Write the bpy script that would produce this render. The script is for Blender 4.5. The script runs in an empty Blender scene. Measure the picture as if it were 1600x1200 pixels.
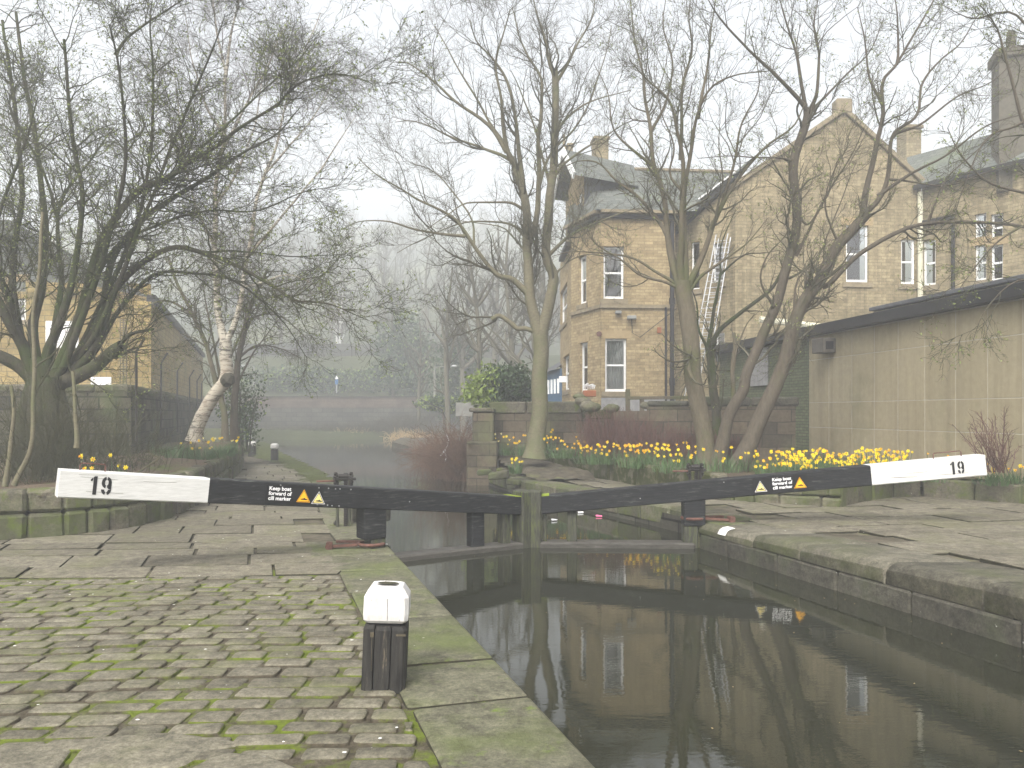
import bpy, bmesh, math, random
import numpy as np
from mathutils import Vector, Matrix

# ------------------------------------------------------------------ camera, world, light
sc = bpy.context.scene
COL = sc.collection
F, H, HZ = 1290.0, 1.7, 645.0            # focal length in px of a 1600 px wide frame, eye height, horizon row
cam_d = bpy.data.cameras.new('camera'); cam = bpy.data.objects.new('camera', cam_d); COL.objects.link(cam)
cam_d.sensor_width = 36.0; cam_d.lens = 36.0 * F / 1600; cam_d.shift_y = (HZ - 600) / 1600.0
cam_d.clip_end = 2000; cam_d.clip_start = 0.05
cam.location = (0, 0, H); cam.rotation_euler = (math.pi / 2, 0, 0)
sc.camera = cam
SUN_EL, SUN_AZ = math.radians(48), math.radians(200)     # azimuth measured clockwise from +Y
world = bpy.data.worlds.new('World'); sc.world = world; world.use_nodes = True
wn = world.node_tree; wn.nodes.clear()
sky = wn.nodes.new('ShaderNodeTexSky'); sky.sky_type = 'NISHITA'; sky.sun_disc = False
sky.sun_elevation = SUN_EL; sky.sun_rotation = SUN_AZ; sky.air_density = 1.0; sky.dust_density = 8.0; sky.ozone_density = 1.0
hs = wn.nodes.new('ShaderNodeHueSaturation'); hs.inputs['Saturation'].default_value = 0.3
bg = wn.nodes.new('ShaderNodeBackground'); bg.inputs['Strength'].default_value = 0.15
wo = wn.nodes.new('ShaderNodeOutputWorld')
wn.links.new(sky.outputs[0], hs.inputs['Color']); wn.links.new(hs.outputs[0], bg.inputs['Color']); wn.links.new(bg.outputs[0], wo.inputs[0])
sun_d = bpy.data.lights.new('sun', 'SUN'); sun_d.energy = 0.8; sun_d.angle = math.radians(20); sun_d.color = (1.0, 0.96, 0.9)
sun = bpy.data.objects.new('sun', sun_d); COL.objects.link(sun)
sd = Vector((math.sin(SUN_AZ) * math.cos(SUN_EL), math.cos(SUN_AZ) * math.cos(SUN_EL), math.sin(SUN_EL)))
sun.rotation_euler = (-sd).to_track_quat('-Z', 'Y').to_euler()
sc.view_settings.view_transform = 'Standard'; sc.view_settings.look = 'None'
sc.view_settings.exposure = 1.2; sc.view_settings.gamma = 1.0
sc.cycles.use_denoising = True
sc.cycles.max_bounces = 8; sc.cycles.diffuse_bounces = 2; sc.cycles.glossy_bounces = 3
sc.cycles.transmission_bounces = 4; sc.cycles.volume_bounces = 4; sc.cycles.transparent_max_bounces = 8
sc.cycles.use_adaptive_sampling = True; sc.cycles.adaptive_threshold = 0.02
FOG = 0.0056

R = random.Random(19)
NP = np.random.default_rng(19)
def W(px, py, Y): return Vector(((px - 800) / F * Y, Y, H - (py - HZ) / F * Y))
def G(px, py, z=0.0):
    Y = F * (H - z) / (py - HZ); return Vector(((px - 800) / F * Y, Y, z))

# ------------------------------------------------------------------ node materials
class NT:
    def __init__(s, name):
        s.m = bpy.data.materials.new(name); s.m.use_nodes = True; s.t = s.m.node_tree; s.t.nodes.clear()
        s.out = s.n('ShaderNodeOutputMaterial'); s.p = s.n('ShaderNodeBsdfPrincipled')
        s.t.links.new(s.p.outputs[0], s.out.inputs['Surface']); s.co = s.n('ShaderNodeTexCoord')
    def n(s, typ, **kw):
        nd = s.t.nodes.new(typ)
        for k, v in kw.items(): setattr(nd, k, v)
        return nd
    def set(s, sock, v):
        if hasattr(v, 'is_output') or isinstance(v, bpy.types.NodeSocket): s.t.links.new(v, sock)
        elif isinstance(v, (tuple, list)) and len(v) == 3 and sock.type == 'RGBA': sock.default_value = (*v, 1)
        else: sock.default_value = v
    def coord(s, kind='Object', scale=(1, 1, 1)):
        mp = s.n('ShaderNodeMapping'); s.t.links.new(s.co.outputs[kind], mp.inputs[0]); mp.inputs['Scale'].default_value = scale
        return mp.outputs[0]
    def noise(s, scale, detail=4, rough=0.6, vec=None, dist=0.0):
        nd = s.n('ShaderNodeTexNoise'); s.set(nd.inputs['Vector'], vec if vec is not None else s.coord())
        nd.inputs['Scale'].default_value = scale; nd.inputs['Detail'].default_value = detail
        nd.inputs['Roughness'].default_value = rough; nd.inputs['Distortion'].default_value = dist
        return nd.outputs['Fac']
    def ramp(s, fac, stops):
        nd = s.n('ShaderNodeValToRGB'); s.set(nd.inputs[0], fac); el = nd.color_ramp.elements
        while len(el) < len(stops): el.new(0.5)
        for e, (p, c) in zip(el, stops):
            e.position = p; e.color = (c, c, c, 1) if isinstance(c, (int, float)) else (*c, 1)
        return nd.outputs[0]
    def mix(s, fac, a, b, mode='MIX'):
        nd = s.n('ShaderNodeMix', data_type='RGBA', blend_type=mode)
        s.set(nd.inputs[0], fac); s.set(nd.inputs[6], a); s.set(nd.inputs[7], b); return nd.outputs[2]
    def math(s, op, a, b=0.0):
        nd = s.n('ShaderNodeMath', operation=op); s.set(nd.inputs[0], a); s.set(nd.inputs[1], b); return nd.outputs[0]
    def attr(s, name='tint'):
        nd = s.n('ShaderNodeAttribute', attribute_name=name); return nd.outputs['Fac']
    def brick(s, vec, bw, rh, c1, c2, mo, ms=0.008, off=0.5, bias=0.0, sm=0.1):
        nd = s.n('ShaderNodeTexBrick', offset=off); s.set(nd.inputs['Vector'], vec)
        nd.inputs['Scale'].default_value = 1.0; nd.inputs['Brick Width'].default_value = bw; nd.inputs['Row Height'].default_value = rh
        nd.inputs['Mortar Size'].default_value = ms; nd.inputs['Mortar Smooth'].default_value = sm; nd.inputs['Bias'].default_value = bias
        s.set(nd.inputs['Color1'], c1); s.set(nd.inputs['Color2'], c2); s.set(nd.inputs['Mortar'], mo); return nd.outputs[0], nd.outputs['Fac']
    def bump(s, h, strength=0.5, dist=0.01, prev=None):
        nd = s.n('ShaderNodeBump'); s.set(nd.inputs['Height'], h); nd.inputs['Strength'].default_value = strength
        nd.inputs['Distance'].default_value = dist
        if prev is not None: s.t.links.new(prev, nd.inputs['Normal'])
        return nd.outputs[0]
    def done(s, color=None, rough=0.85, normal=None, metal=0.0, spec=0.3):
        if color is not None: s.set(s.p.inputs['Base Color'], color)
        s.set(s.p.inputs['Roughness'], rough); s.set(s.p.inputs['Metallic'], metal)
        s.set(s.p.inputs['Specular IOR Level'], spec)
        if normal is not None: s.t.links.new(normal, s.p.inputs['Normal'])
        return s.m

MAT = {}
def plain(name, c, rough=0.7, metal=0.0, var=0.25, scale=6.0, bump=0.0, spec=0.22):
    t = NT(name); f = t.ramp(t.noise(scale, 5), [(0.3, 1 - var), (0.7, 1 + var * 0.4)])
    col = t.mix(1.0, c, f, 'MULTIPLY')
    nr = t.bump(t.noise(scale * 4, 4), bump, 0.01) if bump else None
    MAT[name] = t.done(col, rough, nr, metal, spec); return MAT[name]

def stone_mat(name, dark, light, algae, alg_amt=(0.5, 0.62), moss=None, moss_amt=(0.62, 0.7), big=1.1, spots=True):
    t = NT(name)
    base = t.mix(t.attr(), dark, light)
    base = t.mix(1.0, base, t.ramp(t.noise(7, 8, 0.78), [(0.34, 0.45), (0.66, 1.4)]), 'MULTIPLY')
    base = t.mix(1.0, base, t.ramp(t.noise(34, 5, 0.8), [(0.32, 0.6), (0.68, 1.3)]), 'MULTIPLY')
    base = t.mix(t.math('MULTIPLY', t.ramp(t.noise(big, 5, 0.65), [(alg_amt[0], 0.0), (alg_amt[1], 1.0)]), 0.75), base, algae)
    if moss:
        mf = t.ramp(t.noise(3.3, 7, 0.7, dist=0.4), [(moss_amt[0], 0.0), (moss_amt[1], 1.0)])
        base = t.mix(mf, base, moss)
    if spots:
        base = t.mix(t.ramp(t.noise(16, 2, 0.5), [(0.76, 0.0), (0.79, 0.75)]), base, (0.42, 0.42, 0.38))
    nr = t.bump(t.noise(9, 8, 0.75), 0.8, 0.035); nr = t.bump(t.noise(60, 4, 0.7), 0.6, 0.006, nr)
    MAT[name] = t.done(base, 0.88, nr, spec=0.22); return MAT[name]

stone_mat('sett_stone', (0.11, 0.101, 0.074), (0.175, 0.162, 0.12), (0.115, 0.124, 0.05), (0.5, 0.72))
stone_mat('flag_stone', (0.12, 0.109, 0.08), (0.18, 0.164, 0.122), (0.125, 0.127, 0.062), (0.5, 0.74))
stone_mat('coping_stone', (0.105, 0.102, 0.068), (0.15, 0.145, 0.1), (0.1, 0.125, 0.034), (0.46, 0.7), (0.13, 0.19, 0.022), (0.6, 0.74))
stone_mat('right_coping_stone', (0.075, 0.07, 0.052), (0.14, 0.13, 0.098), (0.07, 0.078, 0.032), (0.48, 0.68))
stone_mat('kerb_stone', (0.06, 0.056, 0.04), (0.15, 0.135, 0.1), (0.07, 0.085, 0.03), (0.45, 0.6), (0.075, 0.1, 0.014), (0.53, 0.66))
stone_mat('coping_face_stone', (0.045, 0.042, 0.028), (0.085, 0.08, 0.055), (0.05, 0.06, 0.02), (0.45, 0.62))  # darker tone for the lower front faces of the right coping
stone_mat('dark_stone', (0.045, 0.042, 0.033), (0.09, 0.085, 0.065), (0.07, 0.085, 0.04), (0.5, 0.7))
stone_mat('moss_kerb_stone', (0.085, 0.078, 0.055), (0.15, 0.137, 0.1), (0.07, 0.072, 0.028), (0.4, 0.6), (0.03, 0.036, 0.006), (0.42, 0.5))

def bedding():
    t = NT('joint_moss_and_grit')
    dirt = t.ramp(t.noise(22, 6, 0.7), [(0.3, (0.035, 0.03, 0.021)), (0.7, (0.11, 0.095, 0.068))])
    g = t.mix(t.noise(35, 4), (0.055, 0.068, 0.014), (0.15, 0.195, 0.022))
    f = t.ramp(t.noise(1.5, 7, 0.75), [(0.47, 0.0), (0.57, 0.95)])
    nr = t.bump(t.noise(45, 5, 0.7), 0.9, 0.02)
    MAT['bedding'] = t.done(t.mix(f, dirt, g), 0.95, nr, spec=0.1)
bedding()
def soil():
    t = NT('soil_and_dead_leaves')
    c = t.ramp(t.noise(28, 6, 0.75), [(0.3, (0.045, 0.035, 0.025)), (0.5, (0.11, 0.085, 0.06)), (0.72, (0.2, 0.15, 0.105))])
    c = t.mix(t.ramp(t.noise(1.7, 5, 0.7), [(0.52, 0.0), (0.64, 1.0)]), c, (0.09, 0.11, 0.035))
    MAT['soil'] = t.done(c, 0.95, t.bump(t.noise(40, 5, 0.7), 1.0, 0.03), spec=0.1)
soil()
def grass():
    t = NT('short_grass'); c = t.ramp(t.noise(5, 6, 0.75), [(0.3, (0.05, 0.05, 0.025)), (0.55, (0.075, 0.09, 0.028)), (0.8, (0.12, 0.14, 0.045))])
    MAT['grass'] = t.done(c, 0.95, t.bump(t.noise(60, 4, 0.7), 1.0, 0.03), spec=0.1)
    t = NT('hill_scrub'); c = t.ramp(t.noise(0.05, 8, 0.7), [(0.3, (0.03, 0.035, 0.02)), (0.5, (0.06, 0.068, 0.03)), (0.68, (0.15, 0.155, 0.07))])
    MAT['hill'] = t.done(c, 0.95, t.bump(t.noise(0.8, 6, 0.7), 1.0, 0.6), spec=0.1)
    t = NT('worn_path'); c = t.ramp(t.noise(4, 7, 0.75), [(0.32, (0.03, 0.026, 0.018)), (0.68, (0.125, 0.11, 0.08))])
    c = t.mix(t.ramp(t.noise(0.9, 4, 0.7), [(0.55, 0.0), (0.66, 0.8)]), c, (0.13, 0.14, 0.06))
    MAT['path'] = t.done(c, 0.95, t.bump(t.noise(30, 5, 0.7), 0.8, 0.02), spec=0.15)
grass()
def block_wall(name, bw, rh, c1, c2, mo, ms=0.012, big=((0.35, 0.6), (0.7, 1.15)), algae=None, amt=(0.5, 0.7), streak=0.0, rough=0.4, kind='UV'):
    t = NT(name); vec = t.coord(kind)
    wob = t.n('ShaderNodeVectorMath', operation='ADD')
    nz = t.n('ShaderNodeTexNoise'); t.t.links.new(vec, nz.inputs['Vector']); nz.inputs['Scale'].default_value = 2.5
    sc_ = t.n('ShaderNodeVectorMath', operation='SCALE'); t.t.links.new(nz.outputs['Color'], sc_.inputs[0]); sc_.inputs['Scale'].default_value = 0.03
    t.t.links.new(vec, wob.inputs[0]); t.t.links.new(sc_.outputs[0], wob.inputs[1])
    col, fac = t.brick(wob.outputs[0], bw, rh, c1, c2, mo, ms)
    col = t.mix(1.0, col, t.ramp(t.noise(0.7, 6, 0.7), [(big[0][0], big[0][1]), (big[1][0], big[1][1])]), 'MULTIPLY')
    col = t.mix(1.0, col, t.ramp(t.noise(9, 7, 0.8), [(0.3, 0.62), (0.7, 1.32)]), 'MULTIPLY')
    if streak:
        sv = t.coord('Object', (3.0, 3.0, 0.12))
        col = t.mix(1.0, col, t.ramp(t.noise(1.6, 5, 0.7, sv), [(0.35, 1 - streak), (0.65, 1.1)]), 'MULTIPLY')
    if algae: col = t.mix(t.ramp(t.noise(0.55, 5, 0.7), [(amt[0], 0.0), (amt[1], 0.85)]), col, algae)
    inv = t.math('SUBTRACT', 1.0, fac)
    nr = t.bump(inv, rough, 0.02); nr = t.bump(t.noise(14, 6, 0.75), 0.7, 0.02, nr)
    MAT[name] = t.done(col, 0.9, nr, spec=0.2); return MAT[name]
block_wall('house_stone', 0.3, 0.1, (0.26, 0.2, 0.108), (0.40, 0.315, 0.175), (0.22, 0.17, 0.098), 0.008, ((0.3, 0.78), (0.7, 1.08)))
block_wall('gable_stone', 0.3, 0.105, (0.24, 0.2, 0.115), (0.36, 0.3, 0.182), (0.2, 0.165, 0.1), 0.008, ((0.3, 0.72), (0.7, 1.08)), streak=0.25)
block_wall('mill_stone', 0.42, 0.2, (0.26, 0.19, 0.062), (0.36, 0.27, 0.11), (0.15, 0.12, 0.06), 0.012, ((0.3, 0.7), (0.7, 1.1)), (0.16, 0.17, 0.07), (0.52, 0.72))
block_wall('boundary_stone', 0.52, 0.3, (0.03, 0.029, 0.02), (0.125, 0.115, 0.08), (0.012, 0.012, 0.009), 0.02, ((0.3, 0.5), (0.7, 1.2)), (0.08, 0.10, 0.04), (0.5, 0.68), streak=0.35, rough=0.8)
block_wall('garden_stone', 0.66, 0.3, (0.06, 0.052, 0.038), (0.13, 0.105, 0.072), (0.035, 0.03, 0.023), 0.01, ((0.3, 0.55), (0.7, 1.15)), (0.12, 0.13, 0.06), (0.5, 0.7), rough=0.7)
block_wall('green_brick', 0.23, 0.078, (0.085, 0.105, 0.055), (0.13, 0.145, 0.08), (0.055, 0.065, 0.035), 0.009, ((0.3, 0.8), (0.7, 1.1)), rough=0.6)
block_wall('parapet_brick', 0.23, 0.078, (0.17, 0.155, 0.1), (0.22, 0.2, 0.13), (0.12, 0.11, 0.08), 0.009)
block_wall('chamber_stone', 0.95, 0.36, (0.045, 0.042, 0.033), (0.09, 0.085, 0.065), (0.012, 0.012, 0.01), 0.02, algae=(0.035, 0.045, 0.02), rough=0.8)
block_wall('far_wall_stone', 0.8, 0.35, (0.06, 0.06, 0.05), (0.11, 0.108, 0.09), (0.04, 0.04, 0.035), 0.02)
block_wall('far_brick', 0.6, 0.2, (0.1, 0.078, 0.06), (0.14, 0.11, 0.088), (0.1, 0.085, 0.07), 0.02)
block_wall('slate', 0.28, 0.2, (0.1, 0.11, 0.1), (0.15, 0.16, 0.14), (0.05, 0.055, 0.055), 0.008, ((0.3, 0.8), (0.7, 1.1)), (0.15, 0.18, 0.11), (0.55, 0.8), rough=0.6)
def panels():
    t = NT('library_panel'); vec = t.coord('UV')
    c = t.mix(t.attr(), (0.28, 0.24, 0.15), (0.345, 0.3, 0.198))
    sv = t.coord('Object', (2.2, 2.2, 0.1))
    c = t.mix(1.0, c, t.ramp(t.noise(1.3, 6, 0.7, sv), [(0.33, 0.8), (0.5, 0.98), (0.7, 1.05)]), 'MULTIPLY')
    c = t.mix(1.0, c, t.ramp(t.noise(8, 6, 0.7), [(0.3, 0.88), (0.7, 1.08)]), 'MULTIPLY')
    c = t.mix(t.ramp(t.noise(0.7, 5, 0.7, t.coord('Object', (1, 1, 0.7))), [(0.56, 0.0), (0.72, 0.55)]), c, (0.16, 0.165, 0.09))
    MAT['panel'] = t.done(c, 0.8, t.bump(t.noise(50, 3), 0.3, 0.004), spec=0.25)
panels()
def wood(name, c1, c2, worn=None, wf=(0.6, 0.66), ax=(1, 1, 1), rough=0.6, spec=0.14):
    t = NT(name); v = t.coord('Object', ax)
    c = t.ramp(t.noise(7, 6, 0.7, v), [(0.3, c1), (0.7, c2)])
    if worn: c = t.mix(t.ramp(t.noise(3.5, 7, 0.75, v), [(wf[0], 0.0), (wf[1], 1.0)]), c, worn)
    MAT[name] = t.done(c, rough, t.bump(t.noise(18, 5, 0.7, v), 0.45, 0.006), spec=spec)
wood('black_paint', (0.005, 0.0055, 0.006), (0.026, 0.027, 0.029), (0.1, 0.105, 0.095), (0.56, 0.72), (0.9, 0.9, 9.0), 0.6, 0.12)
wood('white_paint', (0.43, 0.43, 0.41), (0.6, 0.6, 0.58), (0.16, 0.155, 0.12), (0.6, 0.72), (0.9, 0.9, 9.0), 0.55)
wood('bollard_black', (0.012, 0.012, 0.012), (0.04, 0.038, 0.034), (0.15, 0.125, 0.085), (0.63, 0.7), (7.0, 7.0, 0.6), 0.7)
wood('bollard_white', (0.42, 0.41, 0.395), (0.58, 0.57, 0.55), (0.12, 0.09, 0.055), (0.62, 0.65), (4.5, 4.5, 1.6), 0.6)
wood('gate_timber', (0.02, 0.021, 0.016), (0.075, 0.075, 0.058), (0.07, 0.085, 0.022), (0.5, 0.66), (5.0, 5.0, 0.8), 0.7)
wood('gate_sill', (0.03, 0.028, 0.024), (0.085, 0.08, 0.07), (0.14, 0.13, 0.12), (0.6, 0.75), (1, 1, 4.0), 0.55)
plain('lime_algae', (0.2, 0.26, 0.03), 0.9); plain('iron', (0.035, 0.032, 0.03), 0.6, 0.3, bump=0.3); plain('rust', (0.13, 0.065, 0.05), 0.8, 0.1, 0.5, 14, 0.4)
plain('galvanised', (0.3, 0.31, 0.3), 0.45, 0.6); plain('sign_black', (0.008, 0.008, 0.009), 0.5); plain('sign_white', (0.8, 0.8, 0.8), 0.5, var=0.05)
plain('sign_amber', (0.85, 0.42, 0.01), 0.5, var=0.08); plain('sign_pale', (0.8, 0.66, 0.22), 0.5, var=0.08); plain('ink', (0.012, 0.012, 0.014), 0.6)
plain('fascia', (0.02, 0.02, 0.021), 0.5, bump=0.2); plain('lead', (0.1, 0.105, 0.115), 0.5, 0.1, bump=0.2); plain('sash_white', (0.78, 0.79, 0.78), 0.45, var=0.06)
plain('stone_trim', (0.24, 0.2, 0.13), 0.9, var=0.35, bump=0.4); plain('lintel', (0.34, 0.26, 0.145), 0.9, var=0.2, bump=0.3)
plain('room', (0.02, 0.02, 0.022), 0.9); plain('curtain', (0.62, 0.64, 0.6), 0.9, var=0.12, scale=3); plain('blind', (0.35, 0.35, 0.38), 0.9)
plain('joint', (0.4, 0.37, 0.31), 0.8, var=0.15); plain('terracotta', (0.3, 0.11, 0.05), 0.8); plain('pipe_black', (0.02, 0.02, 0.022), 0.45); plain('pipe_cream', (0.62, 0.6, 0.46), 0.5)
plain('grey_render', (0.25, 0.25, 0.25), 0.9, bump=0.3); plain('blue_paint', (0.05, 0.11, 0.19), 0.6); plain('aluminium', (0.42, 0.43, 0.44), 0.4, 0.5, var=0.1)
plain('leaf_blade', (0.075, 0.13, 0.05), 0.55, var=0.5, scale=9); plain('petal', (0.8, 0.62, 0.015), 0.6, var=0.15); plain('trumpet', (0.85, 0.42, 0.01), 0.6, var=0.15)
plain('pale_petal', (0.8, 0.76, 0.45), 0.6, var=0.1); plain('orange_petal', (0.8, 0.47, 0.012), 0.6, var=0.15); plain('lock_box', (0.11, 0.1, 0.085), 0.7); plain('pink_litter', (0.75, 0.15, 0.3), 0.5); plain('white_litter', (0.75, 0.75, 0.75), 0.5)
plain('yellow_leaf', (0.6, 0.5, 0.03), 0.6); plain('bag', (0.7, 0.71, 0.72), 0.4); plain('straw', (0.45, 0.33, 0.17), 0.9, var=0.4); plain('mortar_white', (0.7, 0.7, 0.66), 0.8)
plain('concrete_post', (0.24, 0.24, 0.22), 0.8); plain('lamp_grey', (0.42, 0.43, 0.43), 0.5); plain('road_blue', (0.06, 0.16, 0.34), 0.5); plain('red_sign', (0.5, 0.12, 0.08), 0.5)
plain('dark_soot', (0.11, 0.1, 0.075), 0.95, bump=0.4); plain('joint_dirt', (0.028, 0.026, 0.015), 0.95, var=0.5, scale=20); plain('asphalt', (0.055, 0.055, 0.055), 0.9)
def bark(name, c1, c2, moss=None, mf=(0.5, 0.65), sc_=(5, 5, 1.4), bs=0.8):
    t = NT(name); v = t.coord('Object', sc_)
    c = t.ramp(t.noise(4, 6, 0.7, v), [(0.3, c1), (0.7, c2)])
    if moss: c = t.mix(t.ramp(t.noise(1.2, 5, 0.7), [(mf[0], 0.0), (mf[1], 1.0)]), c, moss)
    MAT[name] = t.done(c, 0.9, t.bump(t.noise(9, 5, 0.7, v), bs, 0.02), spec=0.2)
bark('bark_smooth', (0.09, 0.08, 0.052), (0.165, 0.15, 0.095), (0.105, 0.115, 0.055), (0.48, 0.66), (4, 4, 6), 0.35)
bark('bark_grey', (0.07, 0.06, 0.04), (0.135, 0.115, 0.078), (0.08, 0.085, 0.036))
bark('bark_brown', (0.048, 0.04, 0.029), (0.1, 0.084, 0.061), (0.07, 0.07, 0.035), (0.55, 0.7))
bark('bark_moss', (0.025, 0.023, 0.015), (0.07, 0.064, 0.042), (0.04, 0.054, 0.014), (0.45, 0.58))
bark('bark_far', (0.09, 0.085, 0.06), (0.14, 0.13, 0.095)); bark('bark_white_far', (0.5, 0.5, 0.47), (0.6, 0.6, 0.58))
plain('twig_dark', (0.055, 0.055, 0.03), 0.9, var=0.3, scale=2); plain('twig_grey', (0.075, 0.07, 0.046), 0.9, var=0.3, scale=2); plain('twig_red', (0.1, 0.054, 0.045), 0.8, var=0.35, scale=2)
plain('twig_straw', (0.15, 0.095, 0.068), 0.9, var=0.4, scale=3); plain('bud_green', (0.17, 0.21, 0.06), 0.7, var=0.3); plain('evergreen', (0.05, 0.085, 0.035), 0.5, var=0.6, scale=3); plain('bright_leaf', (0.2, 0.27, 0.06), 0.5, var=0.4, scale=3)
plain('birch_twig', (0.085, 0.07, 0.058), 0.9, var=0.2)
def birch():
    t = NT('birch_bark'); v = t.coord('Object', (1.5, 1.5, 9))
    c = t.mix(t.ramp(t.noise(1.6, 6, 0.75, v), [(0.5, 0.0), (0.56, 1.0)]), (0.4, 0.37, 0.3), (0.06, 0.052, 0.042))
    c = t.mix(t.ramp(t.noise(0.9, 4), [(0.45, 0.0), (0.7, 0.6)]), c, (0.3, 0.24, 0.17))
    MAT['birch_bark'] = t.done(c, 0.8, t.bump(t.noise(6, 4, 0.7, v), 0.5, 0.01))
birch()
def water():
    t = NT('still_canal_water')
    v = t.coord('Object', (1.0, 2.6, 1.0))
    nr = t.bump(t.noise(3.2, 3, 0.5, v), 0.012, 0.05)
    nr = t.bump(t.noise(14, 2, 0.5, v), 0.010, 0.02, nr)
    MAT['water'] = t.done((0.018, 0.019, 0.012), 0.02, nr, spec=0.72)
    t.p.inputs['IOR'].default_value = 1.33
water()
def glass():
    t = NT('window_glass'); t.t.nodes.remove(t.p)
    tr = t.n('ShaderNodeBsdfTransparent'); gl = t.n('ShaderNodeBsdfGlossy'); gl.inputs['Roughness'].default_value = 0.03
    tr.inputs[0].default_value = (0.75, 0.78, 0.78, 1)
    fr = t.n('ShaderNodeFresnel'); fr.inputs[0].default_value = 1.5
    mx = t.n('ShaderNodeMixShader'); t.t.links.new(t.math('ADD', fr.outputs[0], 0.16), mx.inputs[0])
    t.t.links.new(tr.outputs[0], mx.inputs[1]); t.t.links.new(gl.outputs[0], mx.inputs[2]); t.t.links.new(mx.outputs[0], t.out.inputs['Surface'])
    MAT['glass'] = t.m
glass()

# ------------------------------------------------------------------ mesh helpers
class MB:
    def __init__(s): s.v = []; s.f = []; s.mi = []; s.ti = []
    def add(s, verts, faces, m=0, tint=0.5):
        o = len(s.v); s.v += [tuple(p) for p in verts]; s.f += [tuple(i + o for i in f) for f in faces]
        s.mi += [m] * len(faces); s.ti += [tint] * len(faces)
    def quad(s, a, b, c, d, m=0, tint=0.5): s.add([a, b, c, d], [(0, 1, 2, 3)], m, tint)
    def build(s, name, mats, parent=None, smooth=False, recalc=True, origin=None):
        me = bpy.data.meshes.new(name)
        me.from_pydata(s.v, [], s.f)
        for m in (mats if isinstance(mats, (list, tuple)) else [mats]): me.materials.append(MAT[m])
        if recalc:
            bm = bmesh.new(); bm.from_mesh(me); bmesh.ops.recalc_face_normals(bm, faces=bm.faces[:]); bm.to_mesh(me); bm.free()
        me.polygons.foreach_set('material_index', s.mi)
        me.polygons.foreach_set('use_smooth', [smooth] * len(s.f))
        at = me.attributes.new('tint', 'FLOAT', 'FACE'); at.data.foreach_set('value', s.ti)
        uv = me.uv_layers.new(name='uv'); buf = []
        for p in me.polygons:
            n = p.normal
            if abs(n.z) > 0.8:
                for i in p.vertices: c = me.vertices[i].co; buf += [c.x, c.y]
            else:
                l = math.hypot(n.x, n.y) or 1; tx, ty = -n.y / l, n.x / l; k = 1 / max(0.4, l)
                for i in p.vertices: c = me.vertices[i].co; buf += [c.x * tx + c.y * ty, c.z * k]
        uv.data.foreach_set('uv', buf)
        if smooth: me.set_sharp_from_angle(angle=math.radians(48))
        o = bpy.data.objects.new(name, me); COL.objects.link(o)
        if parent is not None: o.parent = parent
        return o
def tag(o, label=None, cat=None, group=None, kind=None):
    if label: o['label'] = label
    if cat: o['category'] = cat
    if group: o['group'] = group
    if kind: o['kind'] = kind
    return o
def root(name, label, cat, group=None):
    o = bpy.data.objects.new(name, None); COL.objects.link(o); return tag(o, label, cat, group)
def box(mb, c, ax, ay, az, sx, sy, sz, b=0.0, m=0, tint=0.5, jit=0.0):
    """box centred on c with unit axes and full sizes, chamfered by b"""
    c = Vector(c); ax, ay, az = Vector(ax), Vector(ay), Vector(az); hx, hy, hz = sx / 2, sy / 2, sz / 2
    if b <= 0:
        vs = [c + ax * i * hx + ay * j * hy + az * k * hz for i in (-1, 1) for j in (-1, 1) for k in (-1, 1)]
        if jit: vs = [v + Vector((R.uniform(-jit, jit), R.uniform(-jit, jit), R.uniform(-jit, jit))) for v in vs]
        mb.add(vs, [(0, 1, 3, 2), (4, 6, 7, 5), (0, 4, 5, 1), (2, 3, 7, 6), (0, 2, 6, 4), (1, 5, 7, 3)], m, tint); return
    vs, ix = [], {}
    for i in (-1, 1):
        for j in (-1, 1):
            for k in (-1, 1):
                jj = Vector((R.uniform(-jit, jit), R.uniform(-jit, jit), R.uniform(-jit, jit))) if jit else Vector()
                for a in range(3):
                    x, y, z = hx - b * (a != 0), hy - b * (a != 1), hz - b * (a != 2)
                    ix[i, j, k, a] = len(vs); vs.append(c + ax * i * x + ay * j * y + az * k * z + jj)
    fs = []
    for s_ in (-1, 1):
        fs.append(tuple(ix[s_, j, k, 0] for j, k in ((-1, -1), (1, -1), (1, 1), (-1, 1))))
        fs.append(tuple(ix[j, s_, k, 1] for j, k in ((-1, -1), (1, -1), (1, 1), (-1, 1))))
        fs.append(tuple(ix[j, k, s_, 2] for j, k in ((-1, -1), (1, -1), (1, 1), (-1, 1))))
    for i in (-1, 1):
        for j in (-1, 1):
            fs.append((ix[i, j, -1, 0], ix[i, j, 1, 0], ix[i, j, 1, 1], ix[i, j, -1, 1]))
            fs.append((ix[i, -1, j, 0], ix[i, 1, j, 0], ix[i, 1, j, 2], ix[i, -1, j, 2]))
            fs.append((ix[-1, i, j, 1], ix[1, i, j, 1], ix[1, i, j, 2], ix[-1, i, j, 2]))
            for k in (-1, 1): fs.append((ix[i, j, k, 0], ix[i, j, k, 1], ix[i, j, k, 2]))
    mb.add(vs, fs, m, tint)
Z = Vector((0, 0, 1))
def boxz(mb, x, y, z0, z1, sx, sy, ang=0, b=0.0, m=0, tint=0.5, jit=0):
    a = Vector((math.cos(ang), math.sin(ang), 0)); box(mb, (x, y, (z0 + z1) / 2), a, Vector((-a.y, a.x, 0)), Z, sx, sy, z1 - z0, b, m, tint, jit)
def beam(mb, p, q, w, h, b=0.0, m=0, tint=0.5):
    p, q = Vector(p), Vector(q); d = (q - p); L = d.length; d.normalize()
    s_ = d.cross(Z) if abs(d.z) < 0.95 else Vector((1, 0, 0)); s_.normalize(); u = s_.cross(d)
    box(mb, (p + q) / 2, d, s_, u, L, w, h, b, m, tint)
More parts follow.
